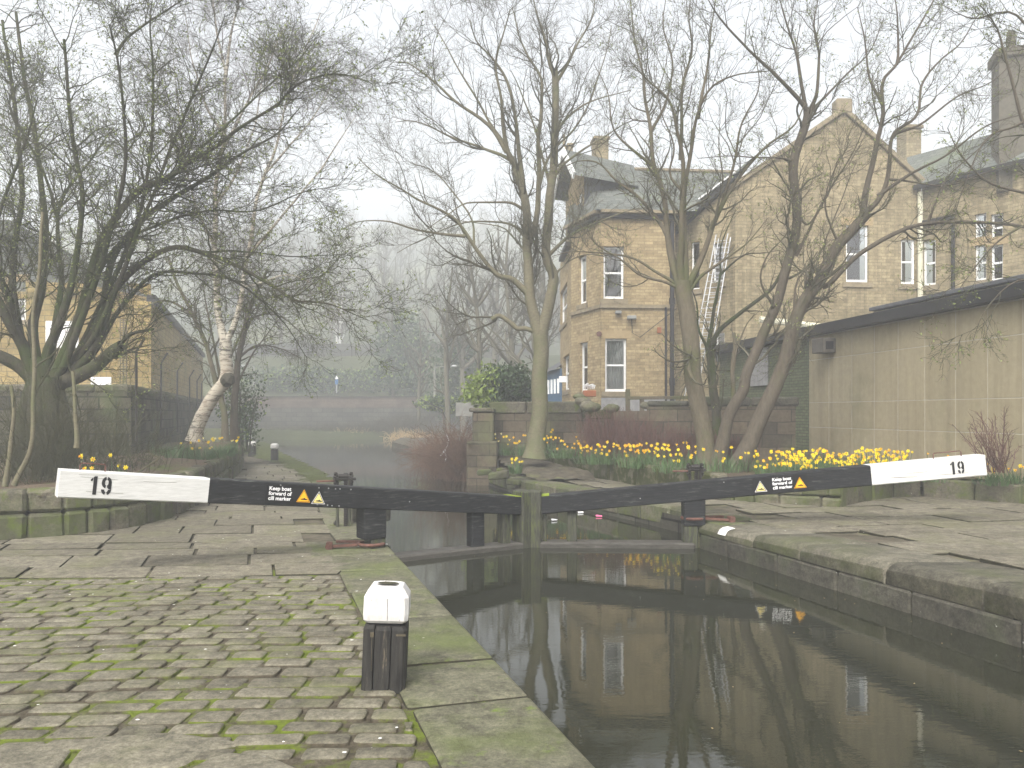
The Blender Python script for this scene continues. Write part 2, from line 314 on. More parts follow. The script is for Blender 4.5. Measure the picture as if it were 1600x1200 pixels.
def tube(mb, pts, r, n=8, m=0, caps=True):
    pts = [Vector(p) for p in pts]; rs = r if isinstance(r, (list, tuple)) else [r] * len(pts); vs = []
    for i, p in enumerate(pts):
        d = (pts[min(i + 1, len(pts) - 1)] - pts[max(i - 1, 0)]).normalized()
        a = d.cross(Vector((0.3, 0.9, 0.31)) if abs(d.z) > 0.9 else Z).normalized(); b = d.cross(a)
        for k in range(n):
            t = 2 * math.pi * k / n; vs.append(p + (a * math.cos(t) + b * math.sin(t)) * rs[i])
    fs = [(i * n + k, i * n + (k + 1) % n, (i + 1) * n + (k + 1) % n, (i + 1) * n + k) for i in range(len(pts) - 1) for k in range(n)]
    if caps: fs += [tuple(range(n)), tuple((len(pts) - 1) * n + k for k in range(n))]
    mb.add(vs, fs, m)
def offs(poly, d):
    n = len(poly); out = []
    for i in range(n):
        a, b, c = poly[i - 1], poly[i], poly[(i + 1) % n]
        t1 = Vector((b[0] - a[0], b[1] - a[1])); t2 = Vector((c[0] - b[0], c[1] - b[1]))
        t1 = t1.normalized() if t1.length > 1e-6 else t2.normalized(); t2 = t2.normalized() if t2.length > 1e-6 else t1
        nn = Vector((-(t1.y + t2.y), t1.x + t2.x)); nn = nn.normalized() if nn.length > 1e-6 else Vector((-t1.y, t1.x))
        k = 1 / max(0.5, nn.dot(Vector((-t1.y, t1.x)))); out.append((b[0] + nn.x * d * k, b[1] + nn.y * d * k))
    return out
def area(p): return sum(p[i - 1][0] * p[i][1] - p[i][0] * p[i - 1][1] for i in range(len(p))) / 2
def rounded(poly, r):
    out = []; n = len(poly)
    for i in range(n):
        a, b, c = [Vector(p[:2]) for p in (poly[i - 1], poly[i], poly[(i + 1) % n])]
        l1, l2 = (a - b).length, (c - b).length
        if l1 < 1e-4 or l2 < 1e-4: continue
        p = b + (a - b) / l1 * min(r, l1 * .4); q = b + (c - b) / l2 * min(r, l2 * .4); mid = (p + q) / 2 * .5 + b * .5
        out += [tuple(p), tuple(mid), tuple(q)]
    return out
def stone(mb, poly, z, h=0.08, bev=0.02, dome=0.005, r=0.03, tint=None, tilt=0.004, m=0, wob=0.0):
    if area(poly) < 0: poly = poly[::-1]
    if area(poly) < 0.004: return
    P = rounded(poly, r); n = len(P)
    if wob: P = [(x + R.uniform(-wob, wob), y + R.uniform(-wob, wob)) for x, y in P]
    cx, cy = sum(p[0] for p in P) / n, sum(p[1] for p in P) / n; gx, gy = R.uniform(-tilt, tilt), R.uniform(-tilt, tilt)
    tz = lambda x, y, d: z + d + gx * (x - cx) * 4 + gy * (y - cy) * 4
    rings = [(P, -h), (P, -bev), (offs(P, bev * .35), -bev * .35), (offs(P, bev), 0), (offs(P, bev * 2.2), dome * .6)]
    vs = [(x, y, tz(x, y, d)) for ring, d in rings for x, y in ring] + [(cx, cy, tz(cx, cy, dome))]
    fs = [(k * n + i, k * n + (i + 1) % n, (k + 1) * n + (i + 1) % n, (k + 1) * n + i) for k in range(4) for i in range(n)]
    fs += [(4 * n + i, 4 * n + (i + 1) % n, 5 * n) for i in range(n)]
    tn = R.random() if tint is None else tint; o0 = len(mb.v); mb.add(vs, fs[2 * n:], m, tn)
    mb.f += [tuple(i + o0 for i in f) for f in fs[:2 * n]]; mb.mi += [1] * (2 * n); mb.ti += [tn] * (2 * n)
def clip(poly, region):
    """Sutherland-Hodgman against a convex CCW region"""
    out = list(poly)
    for i in range(len(region)):
        a, b = region[i - 1], region[i]; src, out = out, []
        ins = lambda p: (b[0] - a[0]) * (p[1] - a[1]) - (b[1] - a[1]) * (p[0] - a[0]) >= 0
        for j in range(len(src)):
            p, q = src[j - 1], src[j]
            if ins(p) != ins(q):
                d1 = (b[0] - a[0]) * (p[1] - a[1]) - (b[1] - a[1]) * (p[0] - a[0]); d2 = (b[0] - a[0]) * (q[1] - a[1]) - (b[1] - a[1]) * (q[0] - a[0])
                t = d1 / (d1 - d2); out.append((p[0] + (q[0] - p[0]) * t, p[1] + (q[1] - p[1]) * t))
            if ins(q): out.append(q)
        if len(out) < 3: return []
    return out
def sheet(name, poly, z, mat, kind='structure', depth=0):
    mb = MB(); n = len(poly); zz = [p[2] if len(p) > 2 else z for p in poly]
    vs = [(p[0], p[1], zz[i]) for i, p in enumerate(poly)]
    if depth: vs += [(p[0], p[1], zz[i] - depth) for i, p in enumerate(poly)]; fs = [tuple(range(n))] + [(i, (i + 1) % n, n + (i + 1) % n, n + i) for i in range(n)]
    else: fs = [tuple(range(n))]
    mb.add(vs, fs); o = mb.build(name, mat); o['kind'] = kind; return o

# ------------------------------------------------------------------ canal geometry
CD = Vector((-0.302, 1)).normalized()                    # direction of the canal, away from the camera
def LX(Y): return 1.613 - 0.302 * Y                       # edge of the left coping
def RX(Y): return 6.10 - 0.302 * Y                        # edge of the right coping
ZR, ZW = 0.17, -0.19
def ZF(Y): return max(0.0, 11.0 - Y) * .026
sheet('water', [(-120, -8), (80, -8), (80, 64), (-120, 64)], ZW, 'water')
EDGE_L = [(LX(-6) , -6), (LX(11.2), 11.2), (-2.35, 13), (-4.35, 20.5), (-6.6, 26.7), (-9.4, 34), (-14.6, 48.5), (-17, 50), (-60, 52)]
o = sheet('left_bank_ground', [(x - (0.3 if y < 60 else 0), y) for x, y in EDGE_L] + [(-118, 54), (-118, -6)], -0.06, 'path', depth=1.2)
EDGE_R = [(RX(-6), -6), (RX(11.6), 11.6), (2.95, 11.75), (2.85, 12.4), (2.2, 14.2), (1.6, 15.6), (0.1, 19.0), (-0.6, 21.4), (-1.4, 25), (-3.6, 34), (-7, 46), (-8, 61)]
o = sheet('right_bank_ground', [(x + 0.3, y) for x, y in EDGE_R] + [(90, 61), (90, -6)], 0.08, 'path', depth=1.2)

# chamber walls under the copings and beyond the gates
for side, edge, zt in (('left', EDGE_L[:5], -0.3), ('right', EDGE_R[:9], -0.13)):
    mb = MB(); sg = 1 if side == 'left' else -1
    for (x0, y0), (x1, y1) in zip(edge[:-1], edge[1:]):
        mb.quad((x0 - .02 * sg, y0, -1.2), (x1 - .02 * sg, y1, -1.2), (x1 - .02 * sg, y1, zt + .2), (x0 - .02 * sg, y0, zt + .2))
    tag(mb.build('lock_wall', 'chamber_stone'), 'dark wet stone lock wall under the %s coping at the water' % side, 'wall')

# left coping stones
mb = MB(); ys = [1.2, 2.6, 3.85, 4.98, 5.74, 6.96, 8.0, 9.02, 9.95, 11.15]
for a, b in zip(ys[:-1], ys[1:]):
    w = R.uniform(0.66, 0.76) if a < 8.5 else R.uniform(0.9, 1.05); g = 0.006; sk = R.uniform(-.05, .05)
    P = [(LX(a + g), a + g), (LX(b - g), b - g), (LX(b - g) - w, b - g - .2 + sk), (LX(a + g) - w, a + g - .2 + sk)]
    stone(mb, P, 0.0, 0.34, 0.03, 0.004, 0.03, tilt=0.0015)
ys = [11.2, 12.6, 13.8, 15.2, 16.5, 18, 19.3, 20.6]
def ex(edge, Y):
    for (x0, y0), (x1, y1) in zip(edge[:-1], edge[1:]):
        if min(y0, y1) <= Y <= max(y0, y1) and y0 != y1: return x0 + (x1 - x0) * (Y - y0) / (y1 - y0)
    return edge[-1][0]
for a, b in zip(ys[:-1], ys[1:]):
    P = [(ex(EDGE_L, a) + .01, a + .01), (ex(EDGE_L, b), b - .01), (ex(EDGE_L, b) - .6, b - .15), (ex(EDGE_L, a) - .6, a - .13)]
    stone(mb, P, 0.0, 0.34, 0.03, 0.004, 0.03, tilt=0.0015)
tag(mb.build('coping', ['coping_stone', 'joint_dirt']), 'green mossy stone coping beside the setts and the bollard', 'coping')

# sett paving in front, flags behind
def inner(Y): return LX(Y + .2) - 0.74
REG_S = [(-8, 2.2), (inner(2.2), 2.2), (inner(8.75), 8.75), (-3.2, 8.6), (-8, 8.45)]
mb = MB(); y = 2.3; row = 0
while y < 8.9:
    dep = R.uniform(0.165, 0.215); x = -8 + R.uniform(0, .3); sk = 0.018
    while x < 1.4:
        w = R.uniform(0.24, 0.40)
        yy = lambda X: y + sk * (X + 3) * 1.6 + 0.035 * math.sin(X * 1.3 + y * .7)
        g = R.uniform(.010, .019); j = lambda: R.uniform(-.009, .009)
        q = [(x + g + j(), yy(x) + g + j()), (x + w - g + j(), yy(x + w) + g + j()), (x + w - g + j(), yy(x + w) + dep - g + j()), (x + g + j(), yy(x) + dep - g + j())]
        cxx, cyy = x + w / 2, y + dep / 2
        big = (cyy < 3.95 and -2.75 < cxx < -0.25 and cyy < 3.95 - 0.10 * (cxx + 1.5) ** 2 * 2) or (cyy < 4.1 and cxx < -2.2)
        if not big:
            q = clip(q, REG_S)
            if len(q) > 2: stone(mb, q, R.uniform(-.008, .004), .07, R.uniform(.012, .018), .004, .03, wob=.0015, tilt=.0035)
        x += w
    y += dep
# large irregular slabs at the viewer's feet
for pp in ([(100, 1200), (140, 1150), (270, 1142), (400, 1160), (330, 1172), (280, 1200)], [(300, 1240), (285, 1204), (345, 1172), (420, 1178), (560, 1240)], [(-80, 1240), (-80, 1170), (125, 1155), (92, 1200), (60, 1240)], [(75, 1245), (98, 1206), (278, 1206), (290, 1245)]):
    stone(mb, [tuple(G(px, py)[:2]) for px, py in pp], 0.0, .08, .02, .004, .05, tilt=.001, tint=.9)
o = mb.build('sett_paving', ['sett_stone', 'bedding'], smooth=True); o['kind'] = 'structure'
def rough_sheet(name, x0, x1, y0, y1, step, zf, mat, keep=None):
    nx, ny = int((x1 - x0) / step), int((y1 - y0) / step); vs = []
    for j in range(ny + 1):
        for i in range(nx + 1):
            x, y = x0 + (x1 - x0) * i / nx, y0 + (y1 - y0) * j / ny; vs.append((x, y, zf(x, y)))
    fs = []
    for j in range(ny):
        for i in range(nx):
            if keep and not keep(x0 + (x1 - x0) * (i + .5) / nx, y0 + (y1 - y0) * (j + .5) / ny): continue
            a = j * (nx + 1) + i; fs.append((a, a + 1, a + nx + 2, a + nx + 1))
    mb = MB(); mb.add(vs, fs); o = mb.build(name, mat, smooth=True); o['kind'] = 'structure'; return o
from mathutils import noise as mn
nz = lambda x, y, s=1.0, o=0.0: mn.noise(Vector((x * s + o, y * s, o)))
rough_sheet('ground_moss', -8, 1.6, 2.0, 9.0, 0.045, lambda x, y: -0.019 + .008 * nz(x, y, 9) + .007 * nz(x, y, 22, 5) + .01 * max(0, nz(x, y, 1.3, 3)), 'bedding', keep=lambda x, y: x < LX(y) - .3)

mb = MB()
REG_F = [(-14, 8.5), (-8, 8.45), (-3.2, 8.62), (inner(8.75), 8.77), (LX(9.95) - 1.02, 9.9), (LX(11.2) - 1.02, 11.1), (-3.2, 15), (-14, 15)]
# flags laid in courses running along the image, jittered lengths
y = 8.5
while y < 13.6:
    dep = R.uniform(0.45, 0.85); x = -14 + R.uniform(0, 1)
    while x < -1.0:
        w = R.uniform(0.6, 1.5); sh = lambda X: y + 0.06 * (X + 4); g = R.uniform(.008, .016); jj = lambda: R.uniform(-.012, .012)
        q = [(x + g, sh(x) + g + jj()), (x + w - g, sh(x + w) + g + jj()), (x + w - g - .3 * dep, sh(x + w) + dep - g + jj()), (x + g - .3 * dep, sh(x) + dep - g + jj())]
        q = clip(q, [(-14, 8.45), (-8, 8.45), (-3.2, 8.62), (-1.85, 8.75), (-1.6, 14.2), (-14, 14.2)])
        if len(q) > 2:
            c = (sum(p[0] for p in q) / len(q), sum(p[1] for p in q) / len(q))
            if c[0] < ex(EDGE_L, c[1]) - .75: stone(mb, q, R.uniform(-.014, .004), .06, .012, .002, .015, tilt=.0025)
        x += w + .004
    y += dep
# along the towpath
y = 13.6
while y < 27:
    dep = R.uniform(.5, .9); x1 = ex(EDGE_L, y) - .63; x0 = x1 - R.uniform(2.6, 3.0); x = x0
    while x < x1 - .2:
        w = min(R.uniform(.6, 1.2), x1 - x); g = .01
        q = [(x + g, y + g), (x + w - g, y + g + R.uniform(-.02, .02)), (x + w - g - .3 * dep, y + dep - g), (x + g - .3 * dep, y + dep - g)]
        if nz(x, y, .35, 7) > -.35 or y < 20: stone(mb, q, R.uniform(-.01, .0), .06, .012, .002, .02, tilt=.003)
        x += w
    y += dep
o = mb.build('flag_pavement', ['flag_stone', 'joint_dirt']); o['kind'] = 'structure'
def gz(x, y): return -0.032 + .02 * nz(x, y, 5) + .015 * nz(x, y, 1.5, 2)
rough_sheet('path_dirt', -16, -1, 8.9, 32, .12, gz, 'path', keep=lambda x, y: x < ex(EDGE_L, y) - .1)
# grass verge beyond the flags
rough_sheet('grass_verge', -20, -4, 19.5, 50, .2, lambda x, y: .0 + .05 * nz(x, y, 1.3) + .03 * nz(x, y, 4) , 'grass',
            keep=lambda x, y: ex(EDGE_L, y) - (0.75 + max(0, (y - 27)) * .12) - .25 * nz(x, y, .6) < x < ex(EDGE_L, y) + .06)
# white painted line across the left coping
mb = MB(); stone(mb, [(LX(10.63), 10.63), (LX(10.68), 10.68), (LX(10.68) - .42, 10.63), (LX(10.63) - .42, 10.58)], 0.008, .004, .001, 0, .01, tilt=0)
tag(mb.build('cill_marker', ['mortar_white', 'mortar_white']), 'worn white painted line across the left coping near the gate', 'painted marking')

# right coping: rounded nose, one stone after another
mb = MB(); ys = [0.6, 1.9, 3.3, 4.7, 5.95, 7.02, 8.1, 9.4, 10.3, 11.62]
NOSE = [(0.0, .03), (0.0, 0.07), (.008, .09), (.03, .13), (.07, .155), (.13, .167), (.24, ZR), (.85, ZR), (.85, .0)]
for a, b in zip(ys[:-1], ys[1:]):
    g = .011; t = R.random(); vs = []; dj = R.uniform(-.012, .012); zj = R.uniform(-.008, .006); ws = [a + g, a + g + .02, (a + b) / 2, b - g - .02, b - g]
    for k, Y in enumerate(ws):
        en = 1 if k in (0, 4) else 0
        for d, z in NOSE:
            vs.append((RX(Y) + dj + .02 * nz(Y, z * 4, 2.0) + (d if d > .5 else d * 1.0) + (.012 * en if d < .3 else 0), Y, z + (ZF(Y) if z > .05 else 0) + zj - (.012 * en if z > 0 else 0) + .005 * nz(Y, d, 3.0)))
    n = len(NOSE); fs = [(k * n + i, k * n + (i + 1) % n, (k + 1) * n + (i + 1) % n, (k + 1) * n + i) for k in range(4) for i in range(n)]
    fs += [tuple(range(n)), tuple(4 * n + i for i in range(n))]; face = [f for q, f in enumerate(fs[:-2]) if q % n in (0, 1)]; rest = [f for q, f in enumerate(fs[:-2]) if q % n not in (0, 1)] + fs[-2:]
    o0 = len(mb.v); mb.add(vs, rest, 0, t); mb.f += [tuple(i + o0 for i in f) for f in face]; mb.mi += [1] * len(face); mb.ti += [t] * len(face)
co = tag(mb.build('coping', ['right_coping_stone', 'coping_face_stone'], smooth=True), 'thick rounded stone coping on the far right lock side', 'coping')
mb = MB(); vs = []
for Y in (10.86, 11.04):
    vs += [(RX(Y) + d - .014, Y, z + .01) for d, z in NOSE[1:6]]
n = 5; mb.add(vs, [(i, i + 1, n + i + 1, n + i) for i in range(n - 1)])
mo = mb.build('cill_marker', 'mortar_white'); sm = mo.modifiers.new('s', 'SOLIDIFY'); sm.thickness = .004
tag(mo, 'white painted band over the rounded right coping nose', 'painted marking')
# lower course of the right lock side
mb = MB(); Y = 0.5
while Y < 11.5:
    L = R.uniform(.7, 1.15); L = min(L, 11.6 - Y)
    c = Vector(((RX(Y) + RX(Y + L)) / 2 + .25 + R.uniform(-.012, .012), Y + L / 2, -.155)); d = Vector((-.302, 1, 0)).normalized()
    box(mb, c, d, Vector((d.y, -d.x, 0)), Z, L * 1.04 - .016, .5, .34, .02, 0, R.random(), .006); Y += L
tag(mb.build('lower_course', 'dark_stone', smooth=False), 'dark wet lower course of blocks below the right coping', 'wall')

# right bank flags
mb = MB(); y = 3.5
while y < 20.5:
    dep = R.uniform(.45, .8); x = R.uniform(0, .5)
    while x < 16:
        w = R.uniform(.6, 1.4); g = R.uniform(.008, .018); jj = lambda: R.uniform(-.01, .01); sh = lambda X: y + .22 * (X - 4)
        q = [(x + g, sh(x) + g + jj()), (x + w - g, sh(x + w) + g + jj()), (x + w - g - .2 * dep, sh(x + w) + dep - g + jj()), (x + g - .2 * dep, sh(x) + dep - g)]
        c = (sum(p[0] for p in q) / 4, sum(p[1] for p in q) / 4)
        lim = (RX(c[1]) + .86 + w / 2 - .1) if c[1] < 11.7 else ex(EDGE_R, c[1]) + .55 + w * .3
        if c[0] > lim and 1.5 < c[1] < 20.5: stone(mb, q, ZR + ZF(c[1]) + R.uniform(-.014, .006), .06, .012, .002, .012, tilt=.0015)
        x += w
    y += dep
o = mb.build('flag_pavement', ['flag_stone', 'joint_dirt']); o['kind'] = 'structure'
rough_sheet('ground_grit', 1.5, 16, 1.5, 22, .12, lambda x, y: ZR - .032 + ZF(y) + .015 * nz(x, y, 4) + .012 * nz(x, y, 1.2), 'path', keep=lambda x, y: x > (RX(y) + .5 if y < 11.7 else ex(EDGE_R, y) + .25))
# coping beyond the gate on the right
mb = MB(); pts = [(2.62, 11.68), (2.98, 11.9), (2.88, 12.5), (2.2, 14.2), (1.6, 15.6), (.9, 17.2), (.1, 19.0), (-.6, 21.4)]
for (x0, y0), (x1, y1) in zip(pts[:-1], pts[1:]):
    L = math.hypot(x1 - x0, y1 - y0); k = max(1, round(L / .95)); d = Vector(((x1 - x0) / L, (y1 - y0) / L, 0))
    for i in range(k):
        s0 = L * i / k; c = Vector((x0, y0, 0)) + d * (s0 + L / k / 2) + Vector((d.y, -d.x, 0)) * .27
        box(mb, c + Vector((0, 0, .02)), d, Vector((d.y, -d.x, 0)), Z, L / k - .015, .56, .31, .035, 0, R.random(), .008)
tag(mb.build('coping', 'kerb_stone'), 'mossy coping running back from the gate on the right', 'coping')
mb = MB(); beam(mb, (-.5, 22.6, -.14), (.75, 15.9, -.08), .28, .16, .02)
tag(mb.build('timber_ledge', 'dark_stone'), 'dark low ledge at the waterline beyond the gate', 'ledge')
mb = MB(); boxz(mb, 2.62, 11.72, -.9, .06, .34, .3, .29, .03, 0, .8); tag(mb.build('quoin_stone', 'kerb_stone'), 'upright green quoin stone at the right gate heel', 'stone')

# ------------------------------------------------------------------ lettering
def poly_plate(mb, pts2, o, ax, up, nrm, off, th=.002, m=0):
    vs = [o + ax * x + up * y + nrm * (off - th) for x, y in pts2] + [o + ax * x + up * y + nrm * off for x, y in pts2]; n = len(pts2)
    mb.add(vs, [tuple(range(n)), tuple(n + i for i in range(n))] + [(i, (i + 1) % n, n + (i + 1) % n, n + i) for i in range(n)], m)
def arc(cx, cy, ro, rx_o, ri, rx_i, a0, a1, n=14):
    pts = [(cx + rx_o * math.cos(math.radians(a0 + (a1 - a0) * i / n)), cy + ro * math.sin(math.radians(a0 + (a1 - a0) * i / n))) for i in range(n + 1)]
    pts += [(cx + rx_i * math.cos(math.radians(a1 + (a0 - a1) * i / n)), cy + ri * math.sin(math.radians(a1 + (a0 - a1) * i / n))) for i in range(n + 1)]
    return pts
def arc_faces(mb, cx, cy, ro, rxo, ri, rxi, a0, a1, h, o, ax, up, nrm, off):
    n = 14
    for i in range(n):
        b0, b1 = math.radians(a0 + (a1 - a0) * i / n), math.radians(a0 + (a1 - a0) * (i + 1) / n)
        q = [(cx + rxo * math.cos(b0), cy + ro * math.sin(b0)), (cx + rxo * math.cos(b1), cy + ro * math.sin(b1)), (cx + rxi * math.cos(b1), cy + ri * math.sin(b1)), (cx + rxi * math.cos(b0), cy + ri * math.sin(b0))]
        mb.add([o + (ax * x + up * y) * h + nrm * off for x, y in q], [(0, 1, 2, 3)])
def nineteen(parent, o, ax, up, nrm, h):
    """stencil 19, h = digit height, o = bottom left"""
    mb = MB(); P = lambda pts: mb.add([o + (ax * x + up * y) * h + nrm * .003 for x, y in pts], [tuple(range(len(pts)))])
    P([(.14, 0), (.32, 0), (.32, 1), (.2, 1), (.14, .96)]); P([(.0, .72), (.115, .76), (.115, .93), (.0, .82)])
    cx, cy = .80, .68                                    # the 9: bowl split left/right, tail curling below
    arc_faces(mb, cx, cy, .32, .25, .16, .09, 100, 258, h, o, ax, up, nrm, .003)
    arc_faces(mb, cx, cy, .32, .25, .16, .09, -78, 80, h, o, ax, up, nrm, .003)
    P([(.89, .68), (.89, .34), (1.05, .30), (1.05, .68)])
    arc_faces(mb, cx, .30, .30, .25, .14, .09, -75, 0, h, o, ax, up, nrm, .003)
    arc_faces(mb, cx, .30, .30, .25, .14, .09, 180, 255, h, o, ax, up, nrm, .003)
    ob = mb.build('number', 'ink', parent, recalc=False); so = ob.modifiers.new('s', 'SOLIDIFY'); so.thickness = .002
def text_mesh(s, size, parent, o, ax, up, nrm, mat, name='lettering', space=1.0):
    cu = bpy.data.curves.new(name, 'FONT'); cu.body = s; cu.size = size; cu.space_line = space; cu.offset = size * .018; cu.extrude = .0006
    tmp = bpy.data.objects.new('tmp', cu); COL.objects.link(tmp); dg = bpy.context.evaluated_depsgraph_get(); dg.update()
    me = bpy.data.meshes.new_from_object(tmp.evaluated_get(dg)); bpy.data.objects.remove(tmp)
    M = Matrix((( *[ax[i] for i in (0,)], up[0], nrm[0], o[0]), (ax[1], up[1], nrm[1], o[1]), (ax[2], up[2], nrm[2], o[2]), (0, 0, 0, 1)))
    me.transform(M); me.materials.clear(); me.materials.append(MAT[mat]); ob = bpy.data.objects.new(name, me); COL.objects.link(ob); ob.parent = parent; return ob
def warn_triangle(parent, o, ax, up, nrm, h, amber):
    """o = bottom left of the triangle"""
    t = root_child('warning_triangle', parent); b = h * 1.13
    def tri(k, off, mat, nm):
        cx, cy = b / 2, h * .36; mb = MB(); pts = [(cx + (x - cx) * k, cy + (y - cy) * k) for x, y in ((0, 0), (b, 0), (b / 2, h))]
        poly_plate(mb, pts, o, ax, up, nrm, off); return mb.build(nm, mat, t)
    tri(1.0, .004, 'sign_amber' if amber else 'sign_white', 'edge'); tri(.9, .005, 'ink', 'border'); tri(.74 if not amber else .8, .006, 'sign_amber' if amber else 'sign_pale', 'face')
    mb = MB(); hull = [(.27, .2), (.72, .16), (.8, .24), (.62, .29), (.58, .36), (.5, .3), (.3, .26)]
    poly_plate(mb, [(x * b, y * h) for x, y in hull], o, ax, up, nrm, .007); mb.build('symbol', 'ink', t)
def root_child(name, parent):
    o = bpy.data.objects.new(name, None); COL.objects.link(o); o.parent = parent; return o

# ------------------------------------------------------------------ lock gates
MIT = Vector((0.215, 11.75, 0))
def leaf(side):
    if side < 0:
        end_t, end_b = W(90, 732, 8.49), W(90, 776, 8.49); split = 321; mit_t = .507
        lab = 'left lock gate leaf, its black and white balance beam over the flags'
    else:
        end_t, end_b = W(1532, 709, 11.45), W(1532, 738, 11.45); split = 1355; mit_t = .507
        lab = 'right lock gate leaf, its balance beam reaching towards the daffodils'
    t = root('lock_gate', lab, 'lock gate', 'pair of lock gate leaves')
    E = Vector((end_t.x, end_t.y, 0)); M0 = MIT + Vector((.0 if side < 0 else .005, 0, 0)); d = (M0 - E); L = d.length; d.normalize()
    nrm = Vector((d.y, -d.x, 0)); nrm = nrm if nrm.y < 0 else -nrm
    cz = lambda s_: .982 + (mit_t - .125 - .982) * s_ / L                # centre height along the beam
    at = lambda s_, off=0.0: E + d * s_ + Vector((0, 0, cz(s_))) + nrm * off
    # where the paint changes: intersect with the pixel column
    k = (split - 800) / F; s_split = (k * E.y - E.x) / (d.x - k * d.y)
    slope = (at(L) - at(0)).normalized(); up = nrm.cross(slope) if (nrm.cross(slope)).z > 0 else slope.cross(nrm)
    h0, h1 = .285, .25
    def piece(s0, s1, mat, nm, b=.012):
        mb = MB(); vs = []; wv = .15
        for s_ in (s0, s1):
            hh = h0 + (h1 - h0) * s_ / L
            c = at(s_)
            prof = [(-wv, -hh / 2 + b), (-wv + b, -hh / 2), (wv - b, -hh / 2), (wv, -hh / 2 + b), (wv, hh / 2 - b), (wv - b, hh / 2), (-wv + b, hh / 2), (-wv, hh / 2 - b)]
            vs += [c + nrm * x + up * z for x, z in prof]
        n = 8; mb.add(vs, [(i, (i + 1) % n, n + (i + 1) % n, n + i) for i in range(n)] + [tuple(range(n)), tuple(n + i for i in range(n))]); return mb.build(nm, mat, t)
    piece(0, s_split, 'white_paint', 'white_beam_end'); bm_ = piece(s_split + .001, L - .2, 'black_paint', 'balance_beam')
    rt = slope if slope.x > 0 else -slope
    # bolts
    f = nrm * .151
    def along(px):
        k = (px - 800) / F; Ef = E + f; return (k * Ef.y - Ef.x) / (d.x - k * d.y)
    bolts = [(497, .7), (512, .7), (523, .68), (530, .7), (547, .7), (497, -.7), (513, -.72), (520, -.75), (531, -.75), (437, .75), (640, -.1)] if side < 0 else [(1132, .65), (1215, .6), (1000, -.2)]
    for px, v in bolts:
        mb = MB(); c = at(along(px)) + f + up * v * h0 / 2; tube(mb, [c, c + nrm * .006], .009, 8); mb.build('bolt', 'galvanised', t)
    for k in range(7):                                                          # drying checks in the painted timber
        s_a = R.uniform(.15, s_split - .3) if k < 4 else R.uniform(s_split + .2, L - 1); l_ = R.uniform(.12, .45); v_ = R.uniform(-.75, .75) * h0 / 2
        pa_, pb_ = at(s_a) + nrm * .1505 + up * v_, at(min(L - .3, s_a + l_)) + nrm * .1505 + up * (v_ + R.uniform(-.012, .012)); mb = MB(); beam(mb, pa_, pb_, .003, R.uniform(.002, .004)); mb.build('crack', 'bark_grey' if k < 4 else 'ink', t)
    # number
    s_n = along(141 if side < 0 else 1485); o_ = at(s_n) + f - up * (.095 if side < 0 else .085); nineteen(t, o_, rt, up, nrm, .19 if side < 0 else .175)
    # sign plate
    pa, pb = (414, 505) if side < 0 else (1176, 1262); sa, sb = along(pa), along(pb); c = (at(sa) + at(sb)) / 2 + f; Lp = abs(sb - sa); hp = .21
    o0 = c - rt * Lp / 2 - up * hp / 2; sp = root_child('notice', t)
    mb = MB(); poly_plate(mb, [(0, 0), (Lp, 0), (Lp, hp), (0, hp)], o0, rt, up, nrm, .003, .003); mb.build('plate', 'sign_black', sp)
    ts = .062
    if side < 0:
        text_mesh('Keep boat\nforward of\ncill marker', ts, sp, o0 + rt * .04 + up * (hp - .06) + nrm * .005, rt, up, nrm, 'sign_white', space=.92)
        warn_triangle(sp, o0 + rt * (Lp - .325) + up * .025, rt, up, nrm, .15, True); warn_triangle(sp, o0 + rt * (Lp - .14) + up * .012, rt, up, nrm, .15, False)
    else:
        text_mesh('Keep boat\nforward of\ncill marker', ts, sp, o0 + rt * .27 + up * (hp - .06) + nrm * .005, rt, up, nrm, 'sign_white', space=.92)
        warn_triangle(sp, o0 + rt * .02 + up * .02, rt, up, nrm, .15, False); warn_triangle(sp, o0 + rt * (Lp - .19) + up * .025, rt, up, nrm, .15, True)
    # grab handle on the white end
    s0, s1 = (along(125), along(165)) if side < 0 else (along(1468), along(1512))
    a, b = at(s0) + up * .14, at(s1) + up * .14
    mb = MB(); tube(mb, [a, a + up * .06, a + up * .075 + (b - a) * .04, b + up * .075 - (b - a) * .04, b + up * .06, b], .008, 6); mb.build('grab_handle', 'rust', t)
    # frame of the leaf, seen under the beam
    hs_ = along(588) if side < 0 else along(1086)                              # heel post position along the beam
    def post(s_, w, z0, z1, mat='gate_timber', nm='stile', dep=.2, off=0, b=.012):
        mb = MB(); c = E + d * s_ + nrm * off; ang = math.atan2(d.y, d.x); boxz(mb, c.x, c.y, z0, z1, w, dep, ang, b); return mb.build(nm, mat, t)
    post(hs_, .3, .12, cz(hs_) - .1, 'black_paint', 'heel_post', .26); post(hs_ + .05, .2, -.6, .12, 'gate_timber', 'heel_post', .22)
    post(L - .1, .2, -.75, .6, 'gate_timber', 'mitre_post', .27, .04, .015)
    ps = (752, 797) if side < 0 else (851, 894)
    for px, w in zip(ps, ((.2, .12) if side < 0 else (.06, .14))): post(along(px), w, -.5, cz(along(px)) - .11, 'black_paint' if px == 752 else 'gate_timber', 'stile', .16)
    mb = MB(); ang = math.atan2(d.y, d.x); a = E + d * (hs_ - .12 if side < 0 else hs_ - .02); a = E + d * hs_; b = E + d * (L - .17)
    beam(mb, a + Vector((0, 0, -.2)) + nrm * .02, b + Vector((0, 0, -.2)) + nrm * .02, .32, .17, .02); mb.build('top_rail', 'gate_sill', t)
    mb = MB(); c = (a + b) / 2 + Vector((0, 0, -.75)); box(mb, c, d, nrm, Z, (b - a).length, .08, .9, .0); mb.build('planking', 'gate_timber', t)
